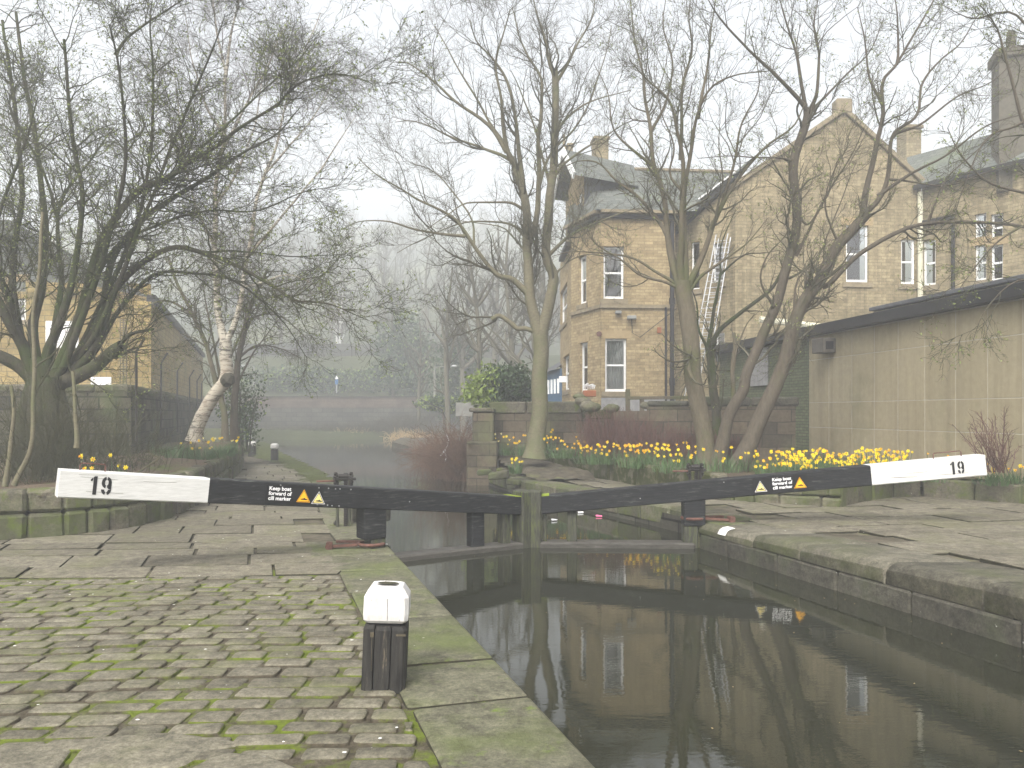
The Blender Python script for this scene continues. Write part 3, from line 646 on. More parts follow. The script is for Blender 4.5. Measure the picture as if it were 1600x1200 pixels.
    # algae on the joint of beam and mitre post, iron collar on the coping
    mb = MB(); c = at(L - .25) + up * .128; box(mb, c, slope, nrm, up, .14, .29, .012, 0); mb.build('algae', 'lime_algae', t)
    cc = E + d * hs_; zc = .05 if side < 0 else ZR + .05; sg = -1 if side < 0 else 1
    mb = MB(); tube(mb, [cc + Vector((.16 * math.cos(a_), .16 * math.sin(a_), zc)) for a_ in [i * math.pi / 8 for i in range(17)]], .022, 6)
    beam(mb, cc + Vector((sg * .15, -.1, zc)), cc + Vector((sg * .55, -.14, zc - .02)), .05, .035, .006); beam(mb, cc + Vector((sg * .1, .12, zc)), cc + Vector((sg * .5, .3, zc - .02)), .05, .035, .006)
    boxz(mb, cc.x + sg * .5, cc.y - .13, zc - .06, zc + .04, .08, .12, .2, .01); mb.build('anchor_iron', 'rust', t)
    return t
leaf(-1); leaf(1)

# paddle gear: two cheeks, pinion, spindle, rack and a brace
def paddle_gear(x, y, z, lab, s=1.0, ang=0.0):
    t = root('paddle_gear', lab, 'winding gear'); c, sn = math.cos(ang), math.sin(ang)
    P = lambda a, b, h: Vector((x + (a * c - b * sn) * s, y + (a * sn + b * c) * s, z + h * s))
    mb = MB()
    for sx in (-.12, .12): beam(mb, P(sx, 0, 0), P(sx, 0, .95), .06 * s, .05 * s, .008)
    mb.build('post', 'gate_timber' if s > .72 else 'iron', t)
    mb = MB(); beam(mb, P(-.12, .0, .1), P(-.12, .45, .0), .06, .06, .01); beam(mb, P(.12, .1, .45), P(.1, .5, .0), .05, .07, .01); mb.build('brace', 'iron', t)
    mb = MB()
    for sx in (-.15, .15):
        for k in range(12):
            a0 = k * math.pi / 6; cc = P(sx, 0, .93) + Vector((0, math.cos(a0) * .085, math.sin(a0) * .085)); box(mb, cc, (1, 0, 0), (0, math.cos(a0), math.sin(a0)), (0, -math.sin(a0), math.cos(a0)), .035, .04, .02)
        tube(mb, [P(sx - .02, 0, .93), P(sx + .02, 0, .93)], .075, 16)
    tube(mb, [P(-.2, 0, .93), P(.24, 0, .93)], .022, 8); tube(mb, [P(-.1, 0, .99), P(.1, 0, .99)], .035, 8); mb.build('pinion', 'iron', t)
    mb = MB(); a, b = P(.05, .06, 1.05), P(.05, .06, -.5); beam(mb, a, b, .05, .05, .004)
    for k in range(34): beam(mb, a + (b - a) * (k + .5) / 34 + Vector((-.025, -.03, 0)), a + (b - a) * (k + .5) / 34 + Vector((.025, -.03, 0)), .014, .014)
    mb.build('rack', 'iron', t)
    mb = MB(); tube(mb, [P(-.52, -.02, .9), P(-.15, -.02, .9)], .016, 6); mb.build('catch_bar', 'rust', t)
    return t
paddle_gear(-2.52, 12.35, 0, 'iron paddle winding gear standing behind the left balance beam', .76, .3)
paddle_gear(2.86, 12.9, .16, 'rusty paddle gear behind the right balance beam beside the mossy kerb', .7, .1)
mb = MB(); tube(mb, [(-2.2, 12.9, .02), (-2.2, 12.9, .33)], .3, 14); tube(mb, [(-2.2, 12.9, .33), (-2.2, 12.9, .36)], [.3, .24], 14)
tag(mb.build('gear_pedestal', 'dark_stone', smooth=False), 'squat dark round pedestal behind the left paddle gear', 'pedestal')

# ------------------------------------------------------------------ bollards
def bollard_big():
    t = root('bollard', 'stout wooden bollard with white chamfered cap, cracked black body, on the setts', 'bollard'); b = G(601, 1079)
    t.location = b; t.location.y += .12; t.location.x -= .02; t.rotation_euler = (math.radians(-1), math.radians(2.2), math.radians(4)); t.scale = (.97, .97, 1)
    def ring(w, z, ch): h = w / 2; return [(-h + ch, -h, z), (h - ch, -h, z), (h, -h + ch, z), (h, h - ch, z), (h - ch, h, z), (-h + ch, h, z), (-h, h - ch, z), (-h, -h + ch, z)]
    def lathe(rings, mat, nm, seg=None):
        mb = MB(); vs = []; n = 8
        for r_ in rings: vs += r_
        mb.add(vs, [(k * n + i, k * n + (i + 1) % n, (k + 1) * n + (i + 1) % n, (k + 1) * n + i) for k in range(len(rings) - 1) for i in range(n)] + [tuple(range(n)), tuple((len(rings) - 1) * n + i for i in range(n))]); return mb.build(nm, mat, t)
    # body built of three staves so the long cracks are real gaps
    for i, (x0, x1) in enumerate(((-.137, -.068), (-.062, .036), (.043, .137))):
        mb = MB(); dz = R.uniform(-.006, .004); c = (x0 + x1) / 2
        vs = []
        for z, k in ((-.06, 1.0), (.37, 1.0), (.395, .93)):
            l = .022 if i == 0 else .0; r_ = .022 if i == 2 else .0; yb = .137 * k
            vs += [(x0 * k + l, -yb, z + dz), (x1 * k - r_, -yb, z + dz), (x1 * k, -yb + r_, z + dz), (x1 * k, yb - r_, z + dz), (x1 * k - r_, yb, z + dz), (x0 * k + l, yb, z + dz), (x0 * k, yb - l, z + dz), (x0 * k, -yb + l, z + dz)]
        n = 8; mb.add(vs, [(k * n + a, k * n + (a + 1) % n, (k + 1) * n + (a + 1) % n, (k + 1) * n + a) for k in range(2) for a in range(n)] + [tuple(range(n)), tuple(2 * n + a for a in range(n))]); mb.build('stave', 'bollard_black', t)
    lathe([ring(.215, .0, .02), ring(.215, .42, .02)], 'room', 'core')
    lathe([ring(.25, .408, .02), ring(.278, .425, .022), ring(.285, .46, .024), ring(.282, .565, .026), ring(.20, .625, .02), ring(.17, .63, .03), ring(.10, .618, .02)], 'bollard_white', 'cap')
    mb = MB(); vs = [(.07 * math.cos(a), .05 * math.sin(a) , .632) for a in [i * math.pi / 6 for i in range(12)]] + [(0.01, 0, .63)]
    mb.add(vs, [(i, (i + 1) % 12, 12) for i in range(12)]); mb.build('moss_patch', 'bark_moss', t)
    mb = MB()
    for x in (.012,): beam(mb, (x, -.1425, .43), (x - .004, -.1425, .56), .002, .003)
    mb.build('crack', 'ink', t)
    mb = MB(); beam(mb, (-.08, -.139, .33), (-.075, -.139, .12), .002, .008); box(mb, (-.08, -.139, .34), (1, 0, 0), (0, 1, 0), (0, 0, 1), .022, .003, .03); box(mb, (.1, -.139, .34), (1, 0, 0), (0, 1, 0), (0, 0, 1), .06, .003, .012); mb.build('bare_wood', 'bark_grey', t)
bollard_big()
for px, py, hh, lab in ((429, 719, .6, 'small white topped bollard nearest the water on the far grass verge'), (394, 711, .55, 'small bollard in the grass between the other two distant bollards'), (389, 698, .58, 'farthest small white topped bollard beside the towpath')):
    t = root('bollard', lab, 'bollard', 'far bollards along the grass verge'); t.location = G(px, py); t.rotation_euler.z = R.uniform(-.3, .3)
    mb = MB(); boxz(mb, 0, 0, -.1, hh * .66, .24, .24, 0, .015); mb.build('post', 'bollard_black', t)
    mb = MB(); boxz(mb, 0, 0, hh * .67, hh, .26, .26, 0, .045); mb.build('cap', 'bollard_white', t)

# ------------------------------------------------------------------ raised beds
def path_walk(pts, step):
    out = []; car = 0
    for (x0, y0), (x1, y1) in zip(pts[:-1], pts[1:]):
        L = math.hypot(x1 - x0, y1 - y0); out += [(x0 + (x1 - x0) * k / max(1, round(L / step)), y0 + (y1 - y0) * k / max(1, round(L / step))) for k in range(max(1, round(L / step)))]
    return out + [pts[-1]]
def smooth_path(pts, n=3):
    for _ in range(n): pts = [pts[0]] + [q for a, b in zip(pts[:-1], pts[1:]) for q in ((a[0] * .75 + b[0] * .25, a[1] * .75 + b[1] * .25), (a[0] * .25 + b[0] * .75, a[1] * .25 + b[1] * .75))] + [pts[-1]]
    return pts
def kerb_wall(name, pts, z0, courses, thick, mat, lab, side=1, step=(.45, .8), jit=.012, bev=.03):
    """courses = [(height, ...)], stones laid along the path, outer face on the right hand of travel when side=1"""
    mb = MB(); z = z0
    seg = []; s_ = 0
    for a, b in zip(pts[:-1], pts[1:]): L = math.hypot(b[0] - a[0], b[1] - a[1]); seg.append((s_, L, a, b)); s_ += L
    def pt(s):
        for s0, L, a, b in seg:
            if s <= s0 + L or (s0, L, a, b) == seg[-1]: k = (s - s0) / L; return Vector((a[0] + (b[0] - a[0]) * k, a[1] + (b[1] - a[1]) * k, 0))
    for hgt in courses:
        s = R.uniform(-.2, 0)
        while s < s_ - .05:
            L = R.uniform(*step); a, b = pt(max(0, s)), pt(min(s_, s + L))
            d = b - a
            if d.length > .08:
                ln = d.length; d.normalize(); n_ = Vector((d.y, -d.x, 0)) * side
                box(mb, (a + b) / 2 - n_ * (thick / 2 + R.uniform(-jit, jit)) + Vector((0, 0, z + hgt / 2)), d, n_, Z, ln - .012, thick, hgt - .012, bev, 0, R.random(), .012)
            s += L
        z += hgt
    return tag(mb.build(name, mat), lab, 'kerb wall')
PL = smooth_path([(-13, 10.4), (-9, 10.8), (-6.8, 11.0), (-6.1, 11.5), (-5.62, 12.25), (-5.52, 13.3), (-5.75, 15), (-6.35, 17.8), (-7.25, 21.7), (-8.3, 25.5), (-9.5, 29.2)], 2)
kerb_wall('planter_wall', PL, -.05, (.38, .33), .3, 'kerb_stone', 'curved mossy block wall edging the left planted bed', 1, (.3, .5), .03, .045)
mbk = MB()
NW = [(-9.3, 20.0), (-20, 19.4)]
# soil inside the left bed
inside = [(x, y) for x, y in PL]
def left_bed_z(x, y):
    return .56 + .12 * nz(x, y, .8) + .03 * nz(x, y, 4) + .1 * min(1, max(0, (y - 12) / 8))
def in_left(x, y):
    if y < 11: return x < -6.9 and y > 10.9
    px_ = None
    for (x0, y0), (x1, y1) in zip(PL[:-1], PL[1:]):
        if y0 <= y <= y1: px_ = x0 + (x1 - x0) * (y - y0) / (y1 - y0 + 1e-9)
    return px_ is not None and x < px_ - .1 and y < 31
rough_sheet('bed_soil', -16, -5.2, 10.9, 29.5, .12, left_bed_z, 'soil', in_left)

# boundary wall on the left
mb = MB()
bw = [(-22, 19.2), (-9.28, 20.1), (-9.28 - .302 * 24, 44.1)]
for (a, b), zt in zip(zip(bw[:-1], bw[1:]), ((2.36, 2.36), (2.36, 2.36))):
    a, b = Vector((*a, 0)), Vector((*b, 0)); d = (b - a).normalized(); n_ = Vector((-d.y, d.x, 0))
    c = (a + b) / 2 + n_ * .2 + Vector((0, 0, 1.05)); box(mb, c, d, n_, Z, (b - a).length, .4, 2.35, 0)
t = tag(mb.build('boundary_wall', 'boundary_stone'), 'high dark coursed stone boundary wall with iron posts behind the left bed', 'wall')
mb = MB()
for (a, b) in zip(bw[:-1], bw[1:]):
    a, b = Vector((*a, 0)), Vector((*b, 0)); L = (b - a).length; d = (b - a).normalized(); n_ = Vector((-d.y, d.x, 0)); s = 0
    while s < L - .05:
        l = min(R.uniform(.7, 1.1), L - s); c = a + d * (s + l / 2) + n_ * .2 + Vector((0, 0, 2.29 + R.uniform(-.01, .01))); box(mb, c, d, n_, Z, l - .01, .5, .2, .05, 0, R.random(), .01); s += l
mb.build('coping', 'kerb_stone', t)
for i, s in enumerate((0.1, 5.2, 10.2, 15.4, 19.6, 22.6)):
    a = Vector((bw[1][0], bw[1][1], 0)); b = Vector((bw[2][0], bw[2][1], 0)); d = (b - a).normalized(); p = a + d * s + Vector((.1, -.06, 0))
    if s: p = a + d * s + Vector((.12, 0, 0))
    mb = MB(); tube(mb, [p + Vector((0, 0, 1.0)), p + Vector((0, 0, 3.2)), p + Vector((.2, 0, 3.52))], .032, 6)
    tag(mb.build('fence_post', 'iron'), 'thin black cranked iron post, number %s counting away along the boundary wall' % ('one two three four five six seven'.split()[i]), 'post', 'cranked iron posts on the boundary wall')

# right beds
ZB = .58
RP1 = smooth_path([(.75, 21.9), (1.05, 21.0), (1.75, 20.3), (2.25, 18.6), (2.75, 17.0), (3.15, 15.6), (3.55, 14.6)], 2)
kerb_wall('bed_kerb', RP1, .05, (.58,), .34, 'moss_kerb_stone', 'low kerb wall thick with brown moss left of the daffodil bed', 1, (.9, 1.6), bev=.04)
RP2 = [(3.55, 14.6), (4.4, 13.9), (5.32, 13.35)]
kerb_wall('bed_kerb', RP2, .1, (.22, .2), .32, 'kerb_stone', 'two course kerb wall meeting in a corner behind the right beam', 1, (.35, .7))
RP3 = [(5.36, 13.42), (6.3, 14.5), (7.3, 15.3), (7.9, 14.9), (8.6, 13.9), (12, 13.0)]
kerb_wall('bed_kerb', RP3, .1, (.4,), .32, 'kerb_stone', 'stone kerb edging the bed along the panelled wall at the right', 1, (.6, 1.1))
def in_right(x, y):
    path = RP1 + RP2 + RP3
    for (x0, y0), (x1, y1) in zip(path[:-1], path[1:]):
        if min(x0, x1) <= x <= max(x0, x1) and abs(x1 - x0) > 1e-6:
            yy = y0 + (y1 - y0) * (x - x0) / (x1 - x0)
            if y < yy + .12: return False
    return x > .8 and y > 13 and x < 11.0 - .1465 * y
rough_sheet('bed_soil', .8, 9.5, 12.9, 23, .12, lambda x, y: (.5 if x > 3.6 else .56) + .06 * nz(x, y, 1.2) + .03 * nz(x, y, 5) + .04 * max(0, y - 17), 'soil', in_right)
# mound with steps where the smooth tree stands
rough_sheet('mossy_mound', -.4, 2.3, 18.6, 23.5, .1, lambda x, y: .2 + .09 * min(4, max(0, y - 18.8)) + .06 * nz(x, y, 2) + .04 * nz(x, y, 6), 'path', keep=lambda x, y: ex(EDGE_R, y) + .3 < x < 1.9)
for i, (p, q, z) in enumerate((((820, 735), (925, 733), .27), ((845, 722), (930, 722), .4), ((800, 748), (848, 744), .2))):
    a, b = G(p[0], p[1], z), G(q[0], q[1], z); mb = MB(); beam(mb, a - Vector((0, 0, .08)), b - Vector((0, 0, .08)), .4, .14, .03, 0, R.random())
    tag(mb.build('stone_step', 'kerb_stone'), ('lower', 'upper', 'small left')[i] + ' worn stone step on the mossy mound by the smooth tree', 'step', 'steps on the mossy mound')
for i, (px, py, s) in enumerate(((768, 732, .26), (786, 738, .22), (779, 747, .3), (795, 746, .2), (757, 742, .24))):
    p = G(px, py, .15); mb = MB(); box(mb, p + Vector((0, 0, s * .25)), Vector((1, R.uniform(-.4, .4), .1)).normalized(), Vector((0, 1, 0)), Z, s * 1.6, s, s * .6, s * .12, 0, R.random(), s * .08)
    tag(mb.build('rubble_stone', 'kerb_stone'), ('flat rubble stone on top of', 'middle stone in', 'lowest stone of', 'right hand stone of', 'leftmost stone of')[i] + ' the small rubble pile at the water edge', 'stone', 'rubble pile by the water')

# garden wall, pier, side wall behind the bed
t = root('garden_wall', 'coursed garden wall with broad flat copings behind the smooth tree', 'wall')
mb = MB(); a, b = W(768, 640, 22.6), W(1032, 640, 21.5); a.z = b.z = 1.0; d = (b - a).normalized(); d.z = 0; n_ = Vector((-d.y, d.x, 0))
box(mb, (a + b) / 2 + Vector((0, 0, -.15)), d, n_, Z, (b - a).length, .4, 1.8, 0); mb.build('wall', 'garden_stone', t)
for p0, p1 in ((768, 824), (826, 910), (912, 960)):
    A, B = W(p0, 630, 22.6 - (p0 - 768) / 264 * 1.1), W(p1, 630, 22.6 - (p1 - 768) / 264 * 1.1); mb = MB(); A.z = B.z = 1.95 if p0 < 900 else 1.8
    A.z = B.z = 1.84 if p0 < 900 else 1.66
    beam(mb, A, B, .5, .32 if p0 < 900 else .25, .03); mb.build('coping', 'moss_kerb_stone' if p0 > 900 else 'lintel_moss' if 'lintel_moss' in MAT else 'kerb_stone', t)
t = root('stone_pier', 'square stone pier ending the garden wall above the water', 'pier')
mb = MB(); p = W(756, 690, 22.0); boxz(mb, p.x, p.y, -.3, 1.72, .56, .6, -.05, .03); boxz(mb, p.x - .02, p.y - .1, -.3, .95, .8, .75, -.05, .03); mb.build('pier', 'garden_stone', t)
mb = MB(); p = W(754, 640, 22.0); boxz(mb, p.x, p.y, 1.72, 1.83, .66, .7, -.05, .03); mb.build('cap', 'kerb_stone', t)
t = root('side_wall', 'dark stained stone wall behind the twin leaning trunks', 'wall')
mb = MB(); a, b = W(1012, 640, 20.5), W(1242, 640, 19.6); a.z = b.z = 0; d = (b - a).normalized(); n_ = Vector((-d.y, d.x, 0))
box(mb, (a + b) / 2 + Vector((0, 0, .85)), d, n_, Z, (b - a).length, .45, 2.0, 0); mb.build('wall', 'garden_stone', t)
s = 0; L = (b - a).length; mb = MB()
for l, hh in ((1.0, .14), (.35, .26), (1.1, .24), (1.1, .22)):
    box(mb, a + d * (s + l / 2) + n_ * .0 + Vector((0, 0, 1.85 + hh / 2)), d, n_, Z, l - .01, .49, hh, .04, 0, R.random(), .01); s += l
mb.build('coping', 'dark_stone', t)
for i, (px, py, w, Y) in enumerate(((904, 620, .24, 21.4), (911, 627, .32, 21.2), (922, 635, .4, 21.0), (955, 638, .3, 21), (1012, 634, .26, 20.6))):
    p = W(px, py, Y); mb = MB()
    n_lat, n_lon = 7, 12; vs = []
    for j in range(n_lat + 1):
        for k in range(n_lon):
            th, ph = math.pi * j / n_lat, 2 * math.pi * k / n_lon; q = Vector((math.sin(th) * math.cos(ph) * w * .7, math.sin(th) * math.sin(ph) * w * .5, math.cos(th) * w * .36)); q *= 1 + .3 * mn.noise(q * 5 + Vector((i * 3, 0, 0))); vs.append(p + q)
    mb.add(vs, [(j * n_lon + k, j * n_lon + (k + 1) % n_lon, (j + 1) * n_lon + (k + 1) % n_lon, (j + 1) * n_lon + k) for j in range(n_lat) for k in range(n_lon)], 0, R.random())
    tag(mb.build('boulder', 'kerb_stone', smooth=True), ('dark round boulder topmost of the heap on the garden wall', 'middle boulder of the heap on the garden wall', 'largest bottom boulder of the heap on the garden wall', 'flat boulder right of the heap under the bay window', 'round boulder where the garden wall meets the dark wall')[i], 'boulder', 'boulders on the garden wall')
t = root('flowerpot', 'terracotta trough with white flowers below the narrow bay window', 'flowerpot'); p = W(921, 614, 22.5)
mb = MB(); boxz(mb, p.x, p.y, p.z - .1, p.z + .07, .34, .2, .1, .015); mb.build('pot', 'terracotta', t)
mb = MB()
for k in range(7): tube(mb, [p + Vector((-.15 + k * .045, 0, .1)), p + Vector((-.16 + k * .05, R.uniform(-.05, .05), .2 + R.random() * .06))], [.01, .035], 5)
mb.build('flower', 'white_litter', t)
t = root('timber_fence', 'weathered low rail fence in front of the grey house base', 'fence')
for px in (981, 1003): 
    p = W(px, 620, 22.8); mb = MB(); boxz(mb, p.x, p.y, 1.2, 2.35 if px < 990 else 2.1, .12, .1, 0, .01); mb.build('post', 'bark_grey', t)
mb = MB(); beam(mb, W(981, 622, 22.75), W(1095, 621, 22.75), .05, .09, .008); mb.build('rail', 'bark_grey', t)

# ------------------------------------------------------------------ wall builder with openings
def plane_hit(px, p0, p1):
    """distance along p0->p1 and depth where the pixel column meets that plan line"""
    d = (Vector(p1) - Vector(p0)); L = d.length; d /= L; k = (px - 800) / F; u = (k * p0[1] - p0[0]) / (d.x - k * d.y); return u, p0[1] + d.y * u
def facade(parent, p0, p1, z0, z1, wins, mat, reveal=.16, top=None, name='wall'):
    """p0,p1 plan points left to right as seen; wins = list of dict(px=(a,b), py=(t,b)). top: list of (u,z) outline above z1"""
    p0, p1 = Vector(p0), Vector(p1); d = (p1 - p0); L = d.length; d /= L; n_ = Vector((d.y, -d.x))        # outward = toward viewer side
    P = lambda u, z, o=0.0: Vector((p0.x + d.x * u + n_.x * o, p0.y + d.y * u + n_.y * o, z))
    us, zs = {0.0, L}, {z0, z1}; rects = []
    for w in wins:
        ua, Ya = plane_hit(w['px'][0], p0, p1); ub, Yb = plane_hit(w['px'][1], p0, p1); Ym = (Ya + Yb) / 2
        zt, zb = H - (w['py'][0] - HZ) / F * Ym, H - (w['py'][1] - HZ) / F * Ym
        if 'mw' in w and ub - ua < w['mw']: ub = ua + w['mw']
        rects.append((ua, ub, zb, zt)); us |= {ua, ub}; zs |= {zb, zt}
    us, zs = sorted(us), sorted(zs); mb = MB()
    for i in range(len(us) - 1):
        for j in range(len(zs) - 1):
            cu, cz_ = (us[i] + us[i + 1]) / 2, (zs[j] + zs[j + 1]) / 2
            if any(a < cu < b and c < cz_ < e for a, b, c, e in rects): continue
            mb.quad(P(us[i], zs[j]), P(us[i + 1], zs[j]), P(us[i + 1], zs[j + 1]), P(us[i], zs[j + 1]))
    for a, b, c, e in rects:
        r_ = -reveal
        for q in (((a, c), (a, e)), ((a, e), (b, e)), ((b, e), (b, c)), ((b, c), (a, c))):
            mb.quad(P(*q[0]), P(*q[1]), P(*q[1], r_), P(*q[0], r_))
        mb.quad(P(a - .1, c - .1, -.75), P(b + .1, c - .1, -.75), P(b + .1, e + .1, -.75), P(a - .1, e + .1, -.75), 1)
    if top: mb.add([P(0, z1)] + [P(u, z) for u, z in top] + [P(L, z1)], [tuple(range(len(top) + 2))])
    o = mb.build(name, [mat, 'room'], parent, recalc=False)
    me = o.data
    for w, (a, b, c, e) in zip(wins, rects):
        win = window(o, P, a, b, c, e, reveal, **{k: v for k, v in w.items() if k in ('curtain', 'mull', 'sill', 'lint', 'plain')})
    return o, P, L
def window(parent, P, a, b, c, e, rv, curtain=None, mull=0, sill=True, lint=True, plain=False):
    t = .07; mb = MB(); y0 = -rv + .06
    def bar(u0, u1, z0, z1, o0, o1):
        vs = [P(u, z, o) for u in (u0, u1) for o in (o0, o1) for z in (z0, z1)]; mb.add(vs, [(0, 1, 3, 2), (4, 6, 7, 5), (0, 4, 5, 1), (2, 3, 7, 6), (0, 2, 6, 4), (1, 5, 7, 3)])
    t = min(t, (b - a) * .14); mid = (c + e) / 2
    bar(a, a + t, c, e, y0 - .05, y0); bar(b - t, b, c, e, y0 - .05, y0); bar(a + t, b - t, e - t, e, y0 - .05, y0); bar(a + t, b - t, c, c + t * 1.3, y0 - .05, y0 + .002)
    bar(a + t, b - t, mid - .03, mid + .03, y0 - .045, y0 - .004)
    for k in range(mull): u = a + (b - a) * (k + 1) / (mull + 1); bar(u - .02, u + .02, c + t, mid - .03, y0 - .04, y0 - .006); bar(u - .02, u + .02, mid + .03, e - t, y0 - .04, y0 - .006)
    w = mb.build('window', 'sash_white', parent)
    mb = MB(); mb.quad(P(a, c, y0 - .035), P(b, c, y0 - .035), P(b, e, y0 - .035), P(a, e, y0 - .035)); mb.build('pane', 'glass', w, recalc=False)
    if curtain:
        mb = MB(); nseg = 14
        spans = {'full': [(0, .93)], 'left': [(0, .45)], 'sides': [(0, .28), (.78, 1)]}[curtain]
        for s0, s1 in spans:
            for k in range(nseg):
                u0, u1 = a + (b - a) * (s0 + (s1 - s0) * k / nseg), a + (b - a) * (s0 + (s1 - s0) * (k + 1) / nseg); o0, o1 = (-.22 - .035 * (k % 2)), (-.22 - .035 * ((k + 1) % 2))
                mb.quad(P(u0, c, -rv + o0 + .1), P(u1, c, -rv + o1 + .1), P(u1, e, -rv + o1 + .1), P(u0, e, -rv + o0 + .1))
        mb.build('curtain', 'curtain', w, recalc=False)
    if sill:
        mb = MB(); vs = [P(u, z, o) for u in (a - .12, b + .12) for o in (-rv + .1, .05) for z in (c - .17, c - .003)]; mb.add(vs, [(0, 1, 3, 2), (4, 6, 7, 5), (0, 4, 5, 1), (2, 3, 7, 6), (0, 2, 6, 4), (1, 5, 7, 3)]); mb.build('sill', 'stone_trim', w)
    if lint:
        mb = MB(); vs = [P(u, z, o) for u in (a - .16, b + .16) for o in (-.02, .012) for z in (e + .003, e + .26)]; mb.add(vs, [(0, 1, 3, 2), (4, 6, 7, 5), (0, 4, 5, 1), (2, 3, 7, 6), (0, 2, 6, 4), (1, 5, 7, 3)]); mb.build('lintel', 'lintel', w)
    return w

# ------------------------------------------------------------------ the stone house with the rounded bay
hs1 = root('stone_house', 'buff sandstone house with rounded corner bay and slate roof', 'house')
dA = Vector((1, .12)); A0 = Vector((2.05, 32.6)); A1 = Vector((2.12, 29.6)); A2 = Vector((2.95, 27.25)); A3 = Vector((5.42, 27.45)); EV = 8.35
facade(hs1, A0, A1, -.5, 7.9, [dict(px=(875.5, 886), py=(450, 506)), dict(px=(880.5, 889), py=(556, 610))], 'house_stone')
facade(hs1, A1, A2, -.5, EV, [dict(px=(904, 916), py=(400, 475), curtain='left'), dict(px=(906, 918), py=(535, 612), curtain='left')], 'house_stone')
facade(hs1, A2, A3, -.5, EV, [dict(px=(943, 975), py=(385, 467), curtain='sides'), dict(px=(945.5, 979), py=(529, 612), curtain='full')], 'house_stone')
# curved soften: string course, gutter
def band(pts, z, h, out, mat, nm, parent):
    mb = MB()
    for p, q in zip(pts[:-1], pts[1:]):
        p, q = Vector((*p, z)), Vector((*q, z)); d = (q - p).normalized(); n_ = Vector((d.y, -d.x, 0)); e_ = out * .4
        box(mb, (p + q) / 2 + n_ * out / 2, d, n_, Z, (q - p).length + e_, out, h, 0)
    return mb.build(nm, mat, parent)
band([A1, A2, A3], 5.22, .12, .07, 'stone_trim', 'string_course', hs1)
band([A1, A2, A3], EV - .04, .1, .3, 'stone_trim', 'gutter', hs1); band([A1, A2, A3], EV - .17, .12, .14, 'fascia', 'soffit', hs1); band([A0, A1], 7.75, .16, .2, 'fascia', 'gutter', hs1)
mb = MB(); band([A2, A3], 1.5, 1.4, .05, 'grey_render', 'plinth', hs1)
# set-back wall with the ladder, running towards the gable wing
B0, B1 = Vector((5.45, 28.5)), Vector((7.3, 27.2))
mb = MB(); mb.quad((A3.x, A3.y, -.5), (B0.x, B0.y, -.5), (B0.x, B0.y, EV), (A3.x, A3.y, EV)); mb.build('return_wall', 'gable_stone', hs1, recalc=False)
facade(hs1, B0, B1, -.5, 7.7, [dict(px=(1080, 1093), py=(378, 452), lint=False), dict(px=(1114, 1130), py=(380, 440), lint=False), dict(px=(1118, 1132), py=(520, 565), lint=False)], 'gable_stone', top=[((B1 - B0).length, 9.35)])
mb = MB(); beam(mb, (B0.x, B0.y - .12, 7.78), (B1.x, B1.y - .12, 9.42), .22, .16); mb.build('gutter', 'fascia', hs1)
# roofs
RG = 11.05
mb = MB(); e = .28
r0, r1 = Vector((2.7, 31.6, RG)), Vector((8.9, 31.9, RG - .1))
a1 = Vector((A1.x - e, A1.y - .05, EV)); a2 = Vector((A2.x - e * .6, A2.y - e, EV)); a3 = Vector((A3.x + .6, A3.y - e + .05, EV)); 
mb.quad(a2, a3, r1, r0); mb.add([a1, a2, r0], [(0, 1, 2)]); a0 = Vector((A0.x - e, A0.y + .5, 7.9)); mb.add([a0, a1, r0], [(0, 1, 2)])
b0 = Vector((B0.x - .5, B0.y - .2, 7.85)); b1 = Vector((B1.x, B1.y - .2, 9.5)); mb.quad(b0, b1, Vector((8.6, 28.6, 10.75)), r1 + Vector((0, 0, .05)))
mb.add([a3, b0, r1], [(0, 1, 2)])
back = [Vector((2.7, 36, 8.3)), Vector((9, 36, 8.3))]; mb.quad(r0, r1, back[1], back[0])
rf = mb.build('roof', 'slate', hs1, recalc=False)
mb = MB(); beam(mb, r0 + Vector((-.1, 0, .03)), r1 + Vector((0, 0, .03)), .22, .12, .03); mb.build('ridge_tile', 'stone_trim', rf)
mb = MB(); beam(mb, b0 * .45 + b1 * .55 + Vector((0, 0, .07)), b1 + Vector((0, 0, .07)), .12, .05); mb.build('flashing', 'sash_white', rf)
for px0, px1, pt, Y in ((927, 948, 222, 32.5), (886, 893, 232, 36)):
    a, b = W(px0, pt, Y), W(px1, pt, Y); mb = MB(); boxz(mb, (a.x + b.x) / 2, Y, 8, a.z, b.x - a.x, .7, .1); boxz(mb, (a.x + b.x) / 2, Y, a.z, a.z + .12, b.x - a.x + .12, .8, .1, .02)
    ch = mb.build('chimney', 'gable_stone', rf); mb = MB(); tube(mb, [((a.x + b.x) / 2, Y, a.z + .1), ((a.x + b.x) / 2, Y, a.z + .42)], [.12, .1], 10); mb.build('chimney_pot', 'dark_soot', ch) if px0 == 923 else None
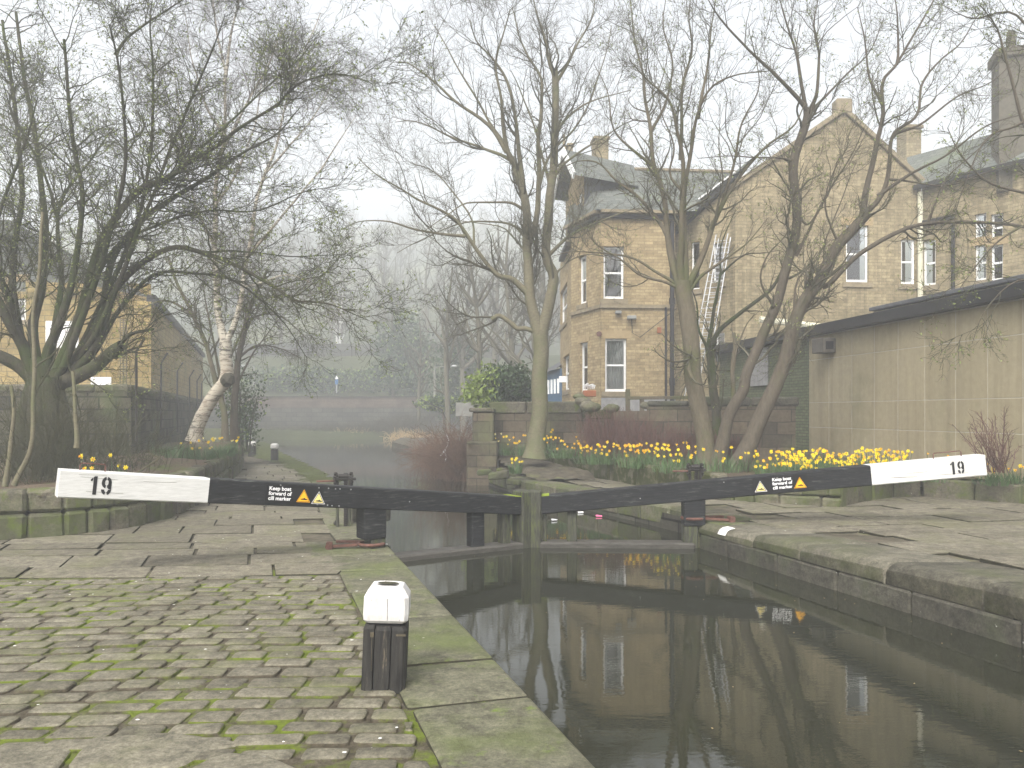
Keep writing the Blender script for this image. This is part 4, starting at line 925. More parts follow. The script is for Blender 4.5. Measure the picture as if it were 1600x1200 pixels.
# dormer at the corner: cheeks, gable with bargeboards, two narrow lights
dm = root_child('dormer', hs1); D0, D1 = Vector((2.08, 30.6)), Vector((2.5, 28.6))
facade(dm, D0, D1, EV - .8, 9.9, [dict(px=(894.5, 899.5), py=(318, 352), sill=False, lint=False), dict(px=(904, 910), py=(303, 345), sill=False, lint=False)], 'house_stone', .1, top=[(1.0, 10.9)])
mb = MB(); mb.quad((D1.x, D1.y, EV - .3), (4.0, 29.6, EV + .8), (4.0, 29.6, 9.9), (D1.x, D1.y, 9.9)); mb.build('cheek', 'lead', dm, recalc=False)
mb = MB(); ap0, ap1 = Vector((1.85, 29.3, 11.05)), Vector((4.6, 31.2, 11.05)); lo = Vector((2.15, 27.95, 9.75)); hi = Vector((1.62, 31.2, 9.75))
mb.quad(lo, Vector((4.5, 29.3, 9.75)), ap1, ap0); mb.quad(hi, Vector((3.9, 32.3, 9.75)), ap1, ap0); mb.build('dormer_roof', 'slate', dm, recalc=False)
mb = MB(); beam(mb, lo + Vector((-.06, -.04, -.02)), ap0 + Vector((-.06, 0, -.02)), .06, .26); beam(mb, ap0 + Vector((-.06, 0, -.02)), hi + Vector((-.06, 0, -.02)), .06, .26); mb.build('bargeboard', 'sash_white', dm)
mb = MB(); tube(mb, [ap0, ap0 + Vector((0, 0, .55))], [.07, .03], 8); mb.build('finial', 'stone_trim', dm)
# pipes, vents, boxes
mb = MB(); p = Vector((A3.x - .12, A3.y - .12, 0)); tube(mb, [p, p + Vector((0, 0, EV - .3))], .075, 10); tube(mb, [p + Vector((0, 0, 2.6)), p + Vector((0, 0, 2.85))], .1, 10); tube(mb, [p + Vector((0, 0, 5.3)), p + Vector((0, 0, 5.5))], .1, 10); tube(mb, [p + Vector((-.2, 0.02, 0)), p + Vector((-.2, .02, 5.2))], .04, 8); mb.build('drainpipe', 'pipe_black', hs1)
u, Y = plane_hit(936, A2, A3); p = W(936, 522, Y - .02); mb = MB(); tube(mb, [p, p + Vector((0, -.05, 0))], .09, 14); mb.build('vent', 'rust', hs1)
p = W(1030, 516, 27.4); mb = MB(); box(mb, p, (1, 0, 0), (0, 1, 0), Z, .14, .06, .2, .01); mb.build('air_brick', 'terracotta', hs1)
mb = MB(); box(mb, W(987, 496, 27.2), (1, 0, 0), (0, 1, 0), Z, .3, .16, .12, .02); mb.build('junction_box', 'galvanised', hs1); mb = MB(); box(mb, W(966, 488, 27.2), (1, 0, 0), (0, 1, 0), Z, .2, .16, .1, .02); mb.build('junction_box', 'galvanised', hs1)
mb = MB(); tube(mb, [W(987, 497, 27.15), W(988, 520, 27.15), W(1000, 527, 27.2), W(1057, 482, 27.3)], .012, 5); mb.build('cable', 'ink', hs1)
p = W(867.5, 590, 30.6); mb = MB(); box(mb, Vector((1.98, 32.1, p.z)), (1, 0, 0), (0, 1, 0), Z, .3, .04, .24, .01); mb.build('wall_sign', 'sign_white', hs1)
# ladder
ld = root('ladder', 'double aluminium ladder leaning against the house behind the trees', 'ladder')
for s0, s1, dx in (((1078, 622), (1128, 366), 0), ((1100, 560), (1132, 372), 0)):
    a, b = W(*s0, 26.3), W(*s1, 27.15); sd_ = Vector((.17, -.1, 0)); mb = MB()
    for k in (-1, 1): beam(mb, a + sd_ * k, b + sd_ * k, .03, .05)
    mb.build('rail', 'aluminium', ld); mb = MB(); n = 24
    for k in range(1, n): c = a + (b - a) * k / n; tube(mb, [c - sd_, c + sd_], .012, 6)
    mb.build('rung', 'aluminium', ld)

# ------------------------------------------------------------------ gable wing and right wing
gw = root('gable_house', 'tall sandstone gable wing with cream downpipe and sash windows', 'house')
g0 = Vector((7.3, 27.0)); gd = Vector((1, .1)).normalized()
def on(px, p0, d): u, Y = plane_hit(px, p0, p0 + d); return u, Y
u1, Y1 = on(1440, g0, gd); g1 = g0 + gd * u1
ua, Ya = on(1318, g0, gd); zap = H + (HZ - 176) / F * Ya; zr = H + (HZ - 288) / F * Y1; zl = H + (HZ - 272) / F * 27.0
o, P, L = facade(gw, g0, g1, -.5, min(zl, zr) - .3, [dict(px=(1322, 1357), py=(352, 441)), dict(px=(1408, 1430), py=(374, 444), lint=False), dict(px=(1441 - 8, 1461 - 8), py=(375, 445), lint=False)][:2], 'gable_stone', .14, top=[(0, zl - .4), (ua, zap), (u1, zr)])
mb = MB()
for (u_, z_), (v_, w_) in ((((-.1), zl - .4), (ua, zap + .1)), ((ua, zap + .1), (u1 + .15, zr))): beam(mb, P(u_, z_, -.1), P(v_, w_, -.1), .42, .16, .02)
box(mb, P(ua, zap + .2, -.1), (1, 0, 0), (0, 1, 0), Z, .55, .45, .5, .05); mb.build('gable_coping', 'stone_trim', gw)
mb = MB(); bk = Vector((-.8, 9, 0)); q = [P(0, zl - .45), P(ua, zap), P(u1, zr - .05)]
mb.quad(q[0], q[1], q[1] + bk, q[0] + bk); mb.quad(q[1], q[2], q[2] + bk, q[1] + bk); rf = mb.build('roof', 'slate', gw, recalc=False)
mb = MB(); mb.quad(P(0, -.5), P(0, zl - .4), P(0, zl - .4) + Vector((-1.4, 3.6, 0)), P(0, -.5) + Vector((-1.4, 3.6, 0))); mb.build('side_wall', 'gable_stone', gw, recalc=False)
for px0, px1, pt, Y in ((1408, 1432, 205, 33),):
    a, b = W(px0, pt, Y), W(px1, pt, Y); mb = MB(); boxz(mb, (a.x + b.x) / 2, Y, 9, a.z, b.x - a.x, .7, .1, 0); boxz(mb, (a.x + b.x) / 2, Y, a.z, a.z + .14, b.x - a.x + .14, .84, .1, .02); mb.build('chimney', 'gable_stone', rf)
rw = root('end_house', 'sandstone right hand wing with mullioned windows and big soot dark chimney', 'house')
h0 = Vector((g1.x, g1.y - .02)); h1 = Vector((17.2, 22.2)); zev = H + (HZ - 292) / F * h0.y
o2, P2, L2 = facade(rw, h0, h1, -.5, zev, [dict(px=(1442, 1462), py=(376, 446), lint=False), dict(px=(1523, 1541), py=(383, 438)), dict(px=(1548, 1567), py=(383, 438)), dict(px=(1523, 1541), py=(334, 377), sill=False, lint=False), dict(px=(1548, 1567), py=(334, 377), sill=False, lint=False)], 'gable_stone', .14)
mb = MB(); e0, e1 = P2(-.1, zev - .05, .3), P2(L2, zev - .05, .3); up_ = Vector((.9, 2.4, 1.75)); mb.quad(e0, e1, e1 + up_, e0 + up_); rf = mb.build('roof', 'slate', rw, recalc=False)
mb = MB(); beam(mb, e0, e1, .12, .14); mb.build('gutter', 'fascia', rw)
a, b = W(1560, 80, 25.5), W(1640, 80, 25.5); mb = MB(); boxz(mb, (a.x + b.x) / 2, 25.5, 8.5, a.z - .3, b.x - a.x, .9, -.3, 0); boxz(mb, (a.x + b.x) / 2, 25.5, a.z - .3, a.z, b.x - a.x + .2, 1.1, -.3, .04); ch = mb.build('chimney', 'dark_soot', rf)
for k in (-.4, .4): mb = MB(); tube(mb, [((a.x + b.x) / 2 + k, 25.5, a.z), ((a.x + b.x) / 2 + k, 25.5, a.z + .6)], [.15, .12], 12); mb.build('chimney_pot', 'dark_soot', ch)
def pipe(parent, px, p0, dd, y0, y1, r, mat):
    u, Y = on(px, p0, dd); mb = MB(); Y -= .12; tube(mb, [W(px, y0, Y), W(px, y1, Y)], r, 10); mb.build('drainpipe', mat, parent)
pipe(gw, 1438, g0, gd, 300, 560, .085, 'pipe_cream'); hd = (h1 - h0).normalized(); pipe(rw, 1489, h0, hd, 345, 520, .06, 'pipe_black')
u, Y = on(1470, h0, hd); mb = MB(); beam(mb, P2(on(1441, h0, hd)[0], H + (HZ - 344) / F * Y, .12), P2(on(1494, h0, hd)[0], H + (HZ - 344) / F * Y, .12), .12, .14); mb.build('gutter_run', 'pipe_black', rw)
mb = MB(); tube(mb, [W(1187, 499, 26.6), W(1330, 516, 26.7)], .1, 8); mb.build('cream_pipe', 'pipe_cream', gw)

# ------------------------------------------------------------------ panelled library wall, green brick, parapet
lw = root('flat_roofed_hall', 'flat roofed building faced in pale stained panels with black fascia', 'building')
lx = lambda Y, o=0.0: 10.9 + o - .1465 * Y
ld_ = Vector((-.1465, 1, 0)).normalized(); ln_ = Vector((-1, -.1465, 0)).normalized()
sY = lambda px: 10.9 / ((px - 800) / F + .1465)
cols = [1264, 1295, 1331, 1366, 1403, 1445, 1493, 1543, 1598, 1662, 1740, 1830]
mb = MB(); zrows = [.2, 1.33, 1.96, 3.06, 3.66]
for pa, pb in zip(cols[:-1], cols[1:]):
    Ya, Yb = sY(pa), sY(pb)
    for za, zb in zip(zrows[:-1], zrows[1:]):
        g = .008; a, b = Ya - g, Yb + g; c = Vector((lx((a + b) / 2), (a + b) / 2, (za + zb) / 2)) - ln_ * .03
        tn = .95 if (pa == 1295 and za == 1.96) else R.uniform(.2, .7)
        box(mb, c, ld_, ln_, Z, (a - b) * 1.0107, .06, zb - za - .014, .004, 0, tn)
mb.build('panel', 'panel', lw)
mb = MB(); a, b = sY(1830), sY(1264); box(mb, Vector((lx((a + b) / 2), (a + b) / 2, 1.9)) - ln_ * .054, ld_, ln_, Z, (b - a) * 1.01, .1, 3.6, 0); mb.build('mortar_joint', 'joint', lw)
mb = MB(); a, b = sY(1264) + .01, sY(1085); box(mb, Vector((lx((a + b) / 2), (a + b) / 2, 1.8)) - ln_ * .13, ld_, ln_, Z, (b - a) * 1.01, .2, 3.72, 0)
mb.build('brick_wall', 'green_brick', lw)
mb = MB(); a, b = sY(1830), sY(1085); box(mb, Vector((lx((a + b) / 2), (a + b) / 2, 3.8)) + ln_ * .05, ld_, ln_, Z, (b - a) * 1.01, .34, .24, .01); mb.build('fascia', 'fascia', lw)
mb = MB(); box(mb, Vector((lx((a + b) / 2) + 2.6, (a + b) / 2, 3.9)), ld_, ln_, Z, (b - a) * 1.01, 5.2, .05, 0); mb.build('roof', 'lead', lw)
mb = MB(); a, b = 13.0, 20.4; box(mb, Vector((lx((a + b) / 2, 1.0), (a + b) / 2, 4.05)) - ln_ * 1, ld_, ln_, Z, (b - a), 2, .3, 0); mb.build('parapet', 'parapet_brick', lw)
mb = MB(); box(mb, Vector((lx((a + b) / 2, 1.0), (a + b) / 2, 4.25)) - ln_ * .9, ld_, ln_, Z, (b - a) + .1, 2, .09, .01); mb.build('parapet_coping', 'lead', lw)
mb = MB(); Y = sY(1297); box(mb, Vector((lx(Y), Y, 3.36)) + ln_ * .17, ld_, ln_, Z, .55, .34, .36, .015); o = mb.build('extractor_box', 'lock_box', lw); mb = MB(); box(mb, Vector((lx(Y), Y, 3.36)) + ln_ * .17 - ld_ * .29, ld_, ln_, Z, .03, .2, .2, .01); mb.build('grille', 'ink', o)
mb = MB(); Y = sY(1187); box(mb, Vector((lx(Y), Y, 3.05)) + ln_ * .02, ld_, ln_, Z, 1.1, .05, 1.1, .0); mb.build('plaque', 'grey_render', lw)

# ------------------------------------------------------------------ left mill building
ml = root('mill_building', 'yellow sandstone building with white notice behind the left boundary wall', 'building')
m0 = Vector((-26, 28.6)); m1 = Vector((W(236, 0, 30).x, 30.0))
zt_ = H + (HZ - 470) / F * 30
facade(ml, m0, m1, 0, zt_, [dict(px=(74, 90), py=(505, 540), lint=False), dict(px=(16, 40), py=(440, 500))], 'mill_stone', .12, top=[(1.0, zt_ + .2), (m1.x + 26 - .2, zt_ + .3)])
m2 = m1 + Vector((-.302 * 26, 26)); mb = MB(); mb.quad((*m1, 0), (*m2, 0), (*m2, zt_ - .3), (*m1, zt_)); mb.build('side_wall', 'mill_stone', ml, recalc=False)
mb = MB(); a, b = Vector((*m1, zt_ + .1)), Vector((*m2, zt_ - .2)); beam(mb, a, b, .3, .25); up_ = Vector((-4.5, -1, 2.6)); rmb = MB(); rmb.quad(a, b, b + up_, a + up_); rmb.quad(a, a + up_, a + up_ + Vector((-9, -.4, 0)), Vector((m0.x, m0.y, zt_ + .1))); mb.build('gutter', 'fascia', ml); rmb.build('roof', 'slate', ml, recalc=False)
mb = MB(); p = W(84, 504, 29.2); box(mb, p + Vector((.1, 0, -.42)), (1, .03, 0), (0, 1, 0), Z, .75, .05, .95, .01); sg = mb.build('notice', 'sign_white', ml)
mb = MB()
for k in range(7): 
    w = R.uniform(.2, .5); box(mb, p + Vector((.1, -.03, -.1 - .1 * k)), (1, 0, 0), (0, 1, 0), Z, w, .004, .03)
mb.build('print', 'lamp_grey', sg)
mb = MB(); box(mb, W(114, 505, 29.2) + Vector((0, 0, -.4)), (1, .03, 0), (0, 1, 0), Z, .4, .05, .95, .01); mb.build('white_board', 'sign_white', ml)
mb = MB(); box(mb, W(158, 596, 28.8), (1, .03, 0), (0, 1, 0), Z, .7, .05, .3, .01); mb.build('low_board', 'sign_white', ml)
mb = MB()
for px in (189, 194):
    for k in range(26): beam(mb, W(px - 1, 500 + k * 4, 29.5), W(px + 3.5, 500 + k * 4, 29.5), .03, .03)
    tube(mb, [W(px - 1.2, 498, 29.5), W(px - 1.2, 606, 29.5)], .02, 5); tube(mb, [W(px + 3.6, 498, 29.5), W(px + 3.6, 606, 29.5)], .02, 5)
tag(mb.build('scaffold_ladder', 'bark_grey'), 'slim pale lattice ladder against the yellow building', 'ladder')

# ------------------------------------------------------------------ far side: hill, walls, road, lamps, blue shop
def hz_(x, y):
    h = -.4 if y < 60 else .3 if y < 62 else .5
    if y > 65.5: h = 2.3
    if y > 74: h = 2.3 + min(1, (y - 74) / 9) * 5.3
    if y > 100: h = 7.6 + (y - 100) * .33 * (1 + .2 * nz(x, y, .015))
    return h + (.25 * nz(x, y, .2) if y > 74 else 0) + (2.0 * nz(x, y, .03) if y > 105 else 0)
hill = rough_sheet('hillside_terrain', -230, 200, 58, 250, 2.4, hz_, 'hill')
t = root('retaining_wall', 'long grey retaining wall along the far bank of the water', 'wall')
mb = MB(); box(mb, (-12, 65.2, 1.0), (1, .02, 0), (0, 1, 0), Z, 76, .6, 2.2, 0); mb.build('wall', 'far_wall_stone', t)
mb = MB(); box(mb, (-12, 65.4, 2.5), (1, .02, 0), (0, 1, 0), Z, 76, .45, .85, 0); mb.build('parapet', 'far_brick', t)
mb = MB(); box(mb, (-12, 65.4, 2.98), (1, .02, 0), (0, 1, 0), Z, 76, .6, .1, 0); mb.build('coping', 'dark_stone', t)
t = root('terrace_wall', 'pale topped terrace wall across the misty hillside', 'wall')
mb = MB(); box(mb, (-14, 84, 5.4), (1, -.03, 0), (0, 1, 0), Z, 34, .8, 5.4, 0); mb.build('wall', 'dark_stone', t); mb = MB(); box(mb, (-14, 83.9, 8.3), (1, -.03, 0), (0, 1, 0), Z, 34, .9, .8, 0); mb.build('coping', 'far_wall_stone', t)
sheet('road', [(-60, 67), (60, 67), (60, 73.5), (-60, 73.5)], 2.75, 'asphalt')
def lamp(px, py0, py1, Y, lab, arm=1):
    t = root('street_lamp', lab, 'street lamp'); a, b = W(px, py1, Y), W(px, py0, Y); mb = MB(); tube(mb, [a, b], [.09, .05], 8); mb.build('pole', 'concrete_post', t)
    mb = MB(); tube(mb, [b, b + Vector((arm * .9, 0, .08))], .04, 6); mb.build('arm', 'concrete_post', t); mb = MB(); box(mb, b + Vector((arm * 1.1, 0, .08)), (1, 0, 0), (0, 1, 0), Z, .6, .25, .14, .04); mb.build('lamp_head', 'lamp_grey', t)
lamp(679, 574, 632, 52, 'pale concrete street lamp right of the misty road'); lamp(397, 573, 606, 70, 'faint distant street lamp behind the birch twigs', -1)
t = root('road_sign', 'small blue and white road sign on a post above the far wall', 'road sign'); mb = MB(); tube(mb, [W(526, 614, 68), W(526, 587, 68)], .05, 6); mb.build('post', 'lamp_grey', t)
mb = MB(); box(mb, W(526, 597, 67.9), (1, 0, 0), (0, 1, 0), Z, .26, .04, .4, .02); mb.build('blue_plate', 'road_blue', t); mb = MB(); c = W(526, 590, 67.85); mb.add([c + Vector((-.15, 0, -.11)), c + Vector((.15, 0, -.11)), c + Vector((0, 0, .15)), c + Vector((-.15, .04, -.11)), c + Vector((.15, .04, -.11)), c + Vector((0, .04, .15))], [(0, 1, 2), (3, 5, 4), (0, 3, 4, 1), (1, 4, 5, 2), (2, 5, 3, 0)]); mb.build('white_plate', 'sign_white', t)
bs = root('blue_shed', 'small blue building with white window bars behind the stone house', 'building')
mb = MB(); a, b = W(842, 620, 37), W(876, 620, 33.5); a.z = b.z = 0; d = (b - a).normalized(); n_ = Vector((-d.y, d.x, 0)); Lb = (b - a).length
box(mb, (a + b) / 2 + n_ * .2 + Vector((0, 0, 1.75)), d, n_, Z, Lb, .4, 3.5, 0); mb.build('wall', 'blue_paint', bs)
mb = MB(); mb.quad(a - n_ * .2 + Vector((0, 0, 3.3)), b - n_ * .2 + Vector((0, 0, 3.5)), b + n_ * 3 + Vector((0, 0, 5.6)), a + n_ * 3 + Vector((0, 0, 4.6))); mb.build('roof', 'lead', bs, recalc=False)
mb = MB()
for k in range(7): c = a + d * Lb * (k + .5) / 7 - n_ * .03; boxz(mb, c.x, c.y, .9, 2.0, .12, .05, 0); boxz(mb, c.x, c.y, 2.5, 3.1, .1, .05, 0)
mb.build('window_bar', 'sash_white', bs)
mb = MB(); box(mb, W(738, 640, 30) + Vector((-.2, 0, 0)), (1, .1, 0), (0, 1, 0), Z, .8, .1, .5, .01); tag(mb.build('board_fence', 'concrete_post'), 'short pale board fence above the brown brambles', 'fence')
mb = MB(); tube(mb, [W(655, 622, 40), W(690, 640, 34), W(697, 655, 32)], .02, 6); tag(mb.build('handrail', 'iron'), 'slanting grey handrail near the right street lamp', 'railing')

# ------------------------------------------------------------------ trees
def tubes_np(P, Rr, sides):
    """P (N,K,3) paths, Rr (N,K) radii -> verts, faces arrays"""
    N, K, _ = P.shape; T = np.empty_like(P); T[:, 1:-1] = P[:, 2:] - P[:, :-2]; T[:, 0] = P[:, 1] - P[:, 0]; T[:, -1] = P[:, -1] - P[:, -2]
    T /= np.linalg.norm(T, axis=2, keepdims=True) + 1e-9
    ref = np.where(np.abs(T[:, :1, 2:3]) > .9, np.array([[[1., 0, 0]]]), np.array([[[0, 0, 1.]]])); ref = np.broadcast_to(ref, T.shape)
    A = np.cross(T, ref); A /= np.linalg.norm(A, axis=2, keepdims=True) + 1e-9; B = np.cross(T, A)
    an = np.arange(sides) * 2 * np.pi / sides
    V = P[:, :, None, :] + (A[:, :, None, :] * np.cos(an)[None, None, :, None] + B[:, :, None, :] * np.sin(an)[None, None, :, None]) * Rr[:, :, None, None]
    V = V.reshape(-1, 3); base = (np.arange(N)[:, None, None] * K + np.arange(K - 1)[None, :, None]) * sides; k = np.arange(sides)[None, None, :]; k2 = (k + 1) % sides
    Fq = np.stack([base + k, base + k2, base + sides + k2, base + sides + k], axis=-1).reshape(-1, 4); return V, Fq
def np_mesh(name, parts, mats, parent=None, smooth=True):
    """parts: list of (V, F, matindex)"""
    V = []; Fs = []; mi = []; o = 0
    for v, f, m in parts: V.append(v); Fs.append(f + o); mi.append(np.full(len(f), m, np.int32)); o += len(v)
    V = np.concatenate(V); Fs = np.concatenate(Fs).astype(np.int32); mi = np.concatenate(mi); me = bpy.data.meshes.new(name)
    me.vertices.add(len(V)); me.vertices.foreach_set('co', V.astype(np.float32).ravel()); me.loops.add(Fs.size); me.loops.foreach_set('vertex_index', Fs.ravel())
    me.polygons.add(len(Fs)); me.polygons.foreach_set('loop_start', np.arange(len(Fs), dtype=np.int32) * Fs.shape[1]); me.polygons.foreach_set('loop_total', np.full(len(Fs), Fs.shape[1], np.int32))
    me.polygons.foreach_set('material_index', mi); me.polygons.foreach_set('use_smooth', np.full(len(Fs), smooth)); me.update(calc_edges=True)
    for m in mats: me.materials.append(MAT[m])
    ob = bpy.data.objects.new(name, me); COL.objects.link(ob)
    if parent is not None: ob.parent = parent
    return ob
def catmull(pts, n):
    p = np.array(pts, float); p = np.vstack([2 * p[0] - p[1], p, 2 * p[-1] - p[-2]]); out = []
    seg = len(p) - 3; ts = np.linspace(0, seg, n)
    for t in ts:
        i = min(int(t), seg - 1); u = t - i; a, b, c, d = p[i:i + 4]
        out.append(.5 * ((2 * b) + (-a + c) * u + (2 * a - 5 * b + 4 * c - d) * u * u + (-a + 3 * b - 3 * c + d) * u ** 3))
    return np.array(out)
def unit(a): return a / (np.linalg.norm(a, axis=-1, keepdims=True) + 1e-9)
def sprout(P, Rr, per_m, length, K, t0=.15, ang=(30, 60), up=.15, wig=.18, rk=.55, tip=.35, rmin=.0025, lenfall=.5, maxr=9, flat=0.0, droop=0.0):
    """children along the parent paths; returns (paths, radii)"""
    N, KP, _ = P.shape; seg = np.linalg.norm(P[:, 1:] - P[:, :-1], axis=2); L = seg.sum(1)
    cnt = np.maximum(1, NP.poisson(L * per_m * (1 - t0))); idx = np.repeat(np.arange(N), cnt); M = len(idx)
    t = t0 + (1 - t0) * NP.random(M) ** .85; f = t * (KP - 1); i0 = np.minimum(f.astype(int), KP - 2); fr = (f - i0)[:, None]
    B = P[idx, i0] * (1 - fr) + P[idx, i0 + 1] * fr; T = unit(P[idx, i0 + 1] - P[idx, i0]); rp = Rr[idx, i0] * (1 - fr[:, 0]) + Rr[idx, i0 + 1] * fr[:, 0]
    rnd = NP.normal(size=(M, 3)); rnd[:, 1] *= (1 - flat); perp = unit(rnd - (rnd * T).sum(1, keepdims=True) * T); th = np.radians(NP.uniform(ang[0], ang[1], M))[:, None]
    D = unit(T * np.cos(th) + perp * np.sin(th)); ln = NP.uniform(length[0], length[1], M) * (1 - lenfall * t)
    r0 = np.clip(rp * rk, rmin, maxr); out = np.empty((M, K, 3)); out[:, 0] = B; st = (ln / (K - 1))[:, None]
    for k in range(1, K):
        out[:, k] = out[:, k - 1] + D * st; D = unit(D + NP.normal(size=(M, 3)) * wig + np.array([0, 0, up - droop * k / K]))
    rr = r0[:, None] * (1 - (1 - tip) * np.linspace(0, 1, K))[None, :]; return out, np.maximum(rr, rmin * .6)
class Tree:
    def __init__(s, Y, spread=.5, seed=0):
        s.Y = Y; s.limbs = []; s.rng = random.Random(seed); s.spread = spread
    def limb(s, pts, r0, r1, parent=None, dep=None, n=None):
        """pts in picture px of the branch as seen, r0/r1 radius in px; depth wanders from the parent's"""
        pw = [(a[0], a[1]) for a in pts]; off0 = 0.0
        if parent is not None:
            pp = s.limbs[parent]; k = min(range(len(pp['px'])), key=lambda i: (pp['px'][i][0] - pw[0][0]) ** 2 + (pp['px'][i][1] - pw[0][1]) ** 2); off0 = pp['off'][k]
        L = sum(math.hypot(b[0] - a[0], b[1] - a[1]) for a, b in zip(pw[:-1], pw[1:])) / F * s.Y
        if dep is None: dep = s.rng.choice((-1, 1)) * s.rng.uniform(.4, 1) * s.spread if parent is not None else 0
        n = n or max(8, int(len(pw) * 3)); c = catmull(pw, n); t = np.linspace(0, 1, n); off = off0 + dep * L * t ** 1.2 * .6
        Yv = s.Y + off; rad = (r0 + (r1 * (.55 if r1 < 2 else 1) - r0) * t ** .62) / F * Yv
        X = (c[:, 0] - 800) / F * Yv; Zv = H - (c[:, 1] - HZ) / F * Yv
        s.limbs.append(dict(px=[tuple(q) for q in c], off=off, P=np.stack([X, Yv, Zv], 1), R=rad)); return len(s.limbs) - 1
    def build(s, name, label, barkm, twigm, l1=(2.2, 1.0), l1n=2.0, l2=(.9, .4), l2n=4.0, l3=(.4, .2), l3n=6.0, up=.12, flare=1.5, t0=.25, buds=0, budm='bud_green', trunk_sides=12, cat='tree', droop=0.0, wig=.18, maxr=.03, group=None, K1=9, bare=0, l0n=.7, l0len=2.0):
        t = root(name, label, cat, group); parts = []
        K = 40; PP, RR = [], []
        for i, lb in enumerate(s.limbs):
            ti = np.linspace(0, 1, K); to = np.linspace(0, 1, len(lb['P'])); P = np.stack([np.interp(ti, to, lb['P'][:, k]) for k in range(3)], 1); Rr = np.interp(ti, to, lb['R'])
            if i == 0 or (lb['P'][0][2] < s.limbs[0]['P'][0][2] + .3): Rr = Rr * (1 + (flare - 1) * np.exp(-ti * 14))
            wob = np.array([[mn.noise(Vector(p) * 1.1 + Vector((i * 7, 0, 0))), 0, mn.noise(Vector(p) * 1.1 + Vector((0, i * 7, 9)))] for p in P]) * np.minimum(1, ti[:, None] * 6) * .05; P = P + wob
            V, Fq = tubes_np(P[None], Rr[None], trunk_sides); n_ = len(V) // trunk_sides
            jit = 1 + .06 * np.array([mn.noise(Vector(v) * 5) for v in V]); ctr = np.repeat(P, trunk_sides, 0); V = ctr + (V - ctr) * jit[:, None]; parts.append((V, Fq, 0)); PP.append(P); RR.append(Rr)
        np_mesh('trunk', parts, [barkm], t)
        PP, RR = np.array(PP), np.array(RR); thin = np.array([r[-1] < .09 for r in RR]); src, srr = PP[bare:], RR[bare:]
        if len(src) == 0: src, srr = PP, RR
        RR_ = srr; g0, gr0 = sprout(src, srr, l0n, (l1[0] * .8, l1[0] * l0len), 14, t0, (22, 50), up, wig * .8, .55, .25, .006, .5, maxr, droop=droop)
        g0, gr0 = (g0, gr0) if l0n else (g0[:1] * 1, gr0[:1])
        a, ra = sprout(src, srr, l1n * .8, (l1[1], l1[0]), K1, t0, (25, 60), up, wig, .5, .3, .005, .35, maxr, droop=droop)
        a2, ra2 = sprout(g0, gr0, l1n, (l1[1], l1[0] * .9), K1, .1, (25, 60), up, wig, .6, .3, .005, .35, maxr, droop=droop); a = np.concatenate([a, a2]); ra = np.concatenate([ra, ra2])
        b, rb = sprout(a, ra, l2n, (l2[1], l2[0]), 6, .12, (25, 60), up * .8, wig * 1.2, .6, .4, .0035, .4, droop=droop)
        parts = [(*tubes_np(g0, gr0, 6), 0), (*tubes_np(a, ra, 4), 0), (*tubes_np(b, rb, 3), 0)]; last = b
        if l3n: c, rc = sprout(b, rb, l3n, (l3[1], l3[0]), 4, .1, (25, 65), up * .5, wig * 1.4, .65, .5, .0028, .3, droop=droop); parts.append((*tubes_np(c, rc, 3), 0)); last = c
        mats = [twigm]
        if buds:
            n_ = min(buds, len(last) * 2); ids = NP.integers(0, len(last), n_); ks = NP.integers(1, last.shape[1], n_); c0 = last[ids, ks]
            u = unit(NP.normal(size=(n_, 3))); w = unit(np.cross(u, NP.normal(size=(n_, 3)))); sz = NP.uniform(.012, .03, n_)[:, None]
            V = np.stack([c0, c0 + u * sz + w * sz * .5, c0 + u * sz * 2, c0 + u * sz - w * sz * .5], 1).reshape(-1, 3); Fq = np.arange(n_ * 4).reshape(-1, 4); parts.append((V, Fq, 1)); mats.append(budm)
        np_mesh('crown', parts, mats, t, smooth=False); return t

# smooth barked tree at the mound
T = Tree(20.6, .45, 3)
T.limb([(836, 716), (842, 660), (843, 600), (845, 555), (842, 520)], 14, 11.5)
T.limb([(843, 525), (830, 480), (825, 430), (824, 385), (820, 311), (808, 262)], 10, 6, 0, .05); T.limb([(808, 262), (792, 238), (787, 196), (783, 157), (776, 105), (785, 60), (795, 15)], 5, 1.5, 1)
T.limb([(792, 238), (759, 192), (710, 157), (675, 126), (640, 101), (619, 98)], 4, 1, 2, -.2); T.limb([(820, 318), (812, 240), (806, 200), (794, 133), (773, 94), (745, 66), (735, 30)], 5, 1.2, 1)
T.limb([(824, 385), (838, 343), (841, 280), (843, 210), (845, 157), (845, 120), (825, 87), (811, 55), (800, 10)], 6, 1.4, 1); T.limb([(845, 525), (858, 470), (865, 430), (854, 402), (857, 332), (864, 262), (867, 210), (869, 140), (866, 110)], 10, 5, 0, -.05)
T.limb([(867, 120), (858, 95), (850, 52), (838, 20), (830, -15)], 4, 1.2, 6); T.limb([(868, 130), (885, 105), (902, 70), (923, 31), (930, -5)], 3.5, 1.2, 6)
T.limb([(862, 285), (876, 262), (892, 248), (930, 222), (969, 196), (1000, 185)], 3.5, 1, 6); T.limb([(867, 215), (880, 190), (902, 171), (937, 154), (986, 140)], 3.5, 1, 6); T.limb([(855, 402), (888, 367), (930, 350), (983, 329), (1020, 322)], 3.5, .9, 6)
T.limb([(828, 462), (802, 438), (781, 433), (764, 417), (741, 385), (724, 360), (703, 336), (657, 315), (629, 297), (594, 276), (559, 245)], 6, 1.2, 1, -.25); T.limb([(727, 369), (696, 367), (647, 357), (605, 346), (563, 346), (530, 360)], 3, .9, 12)
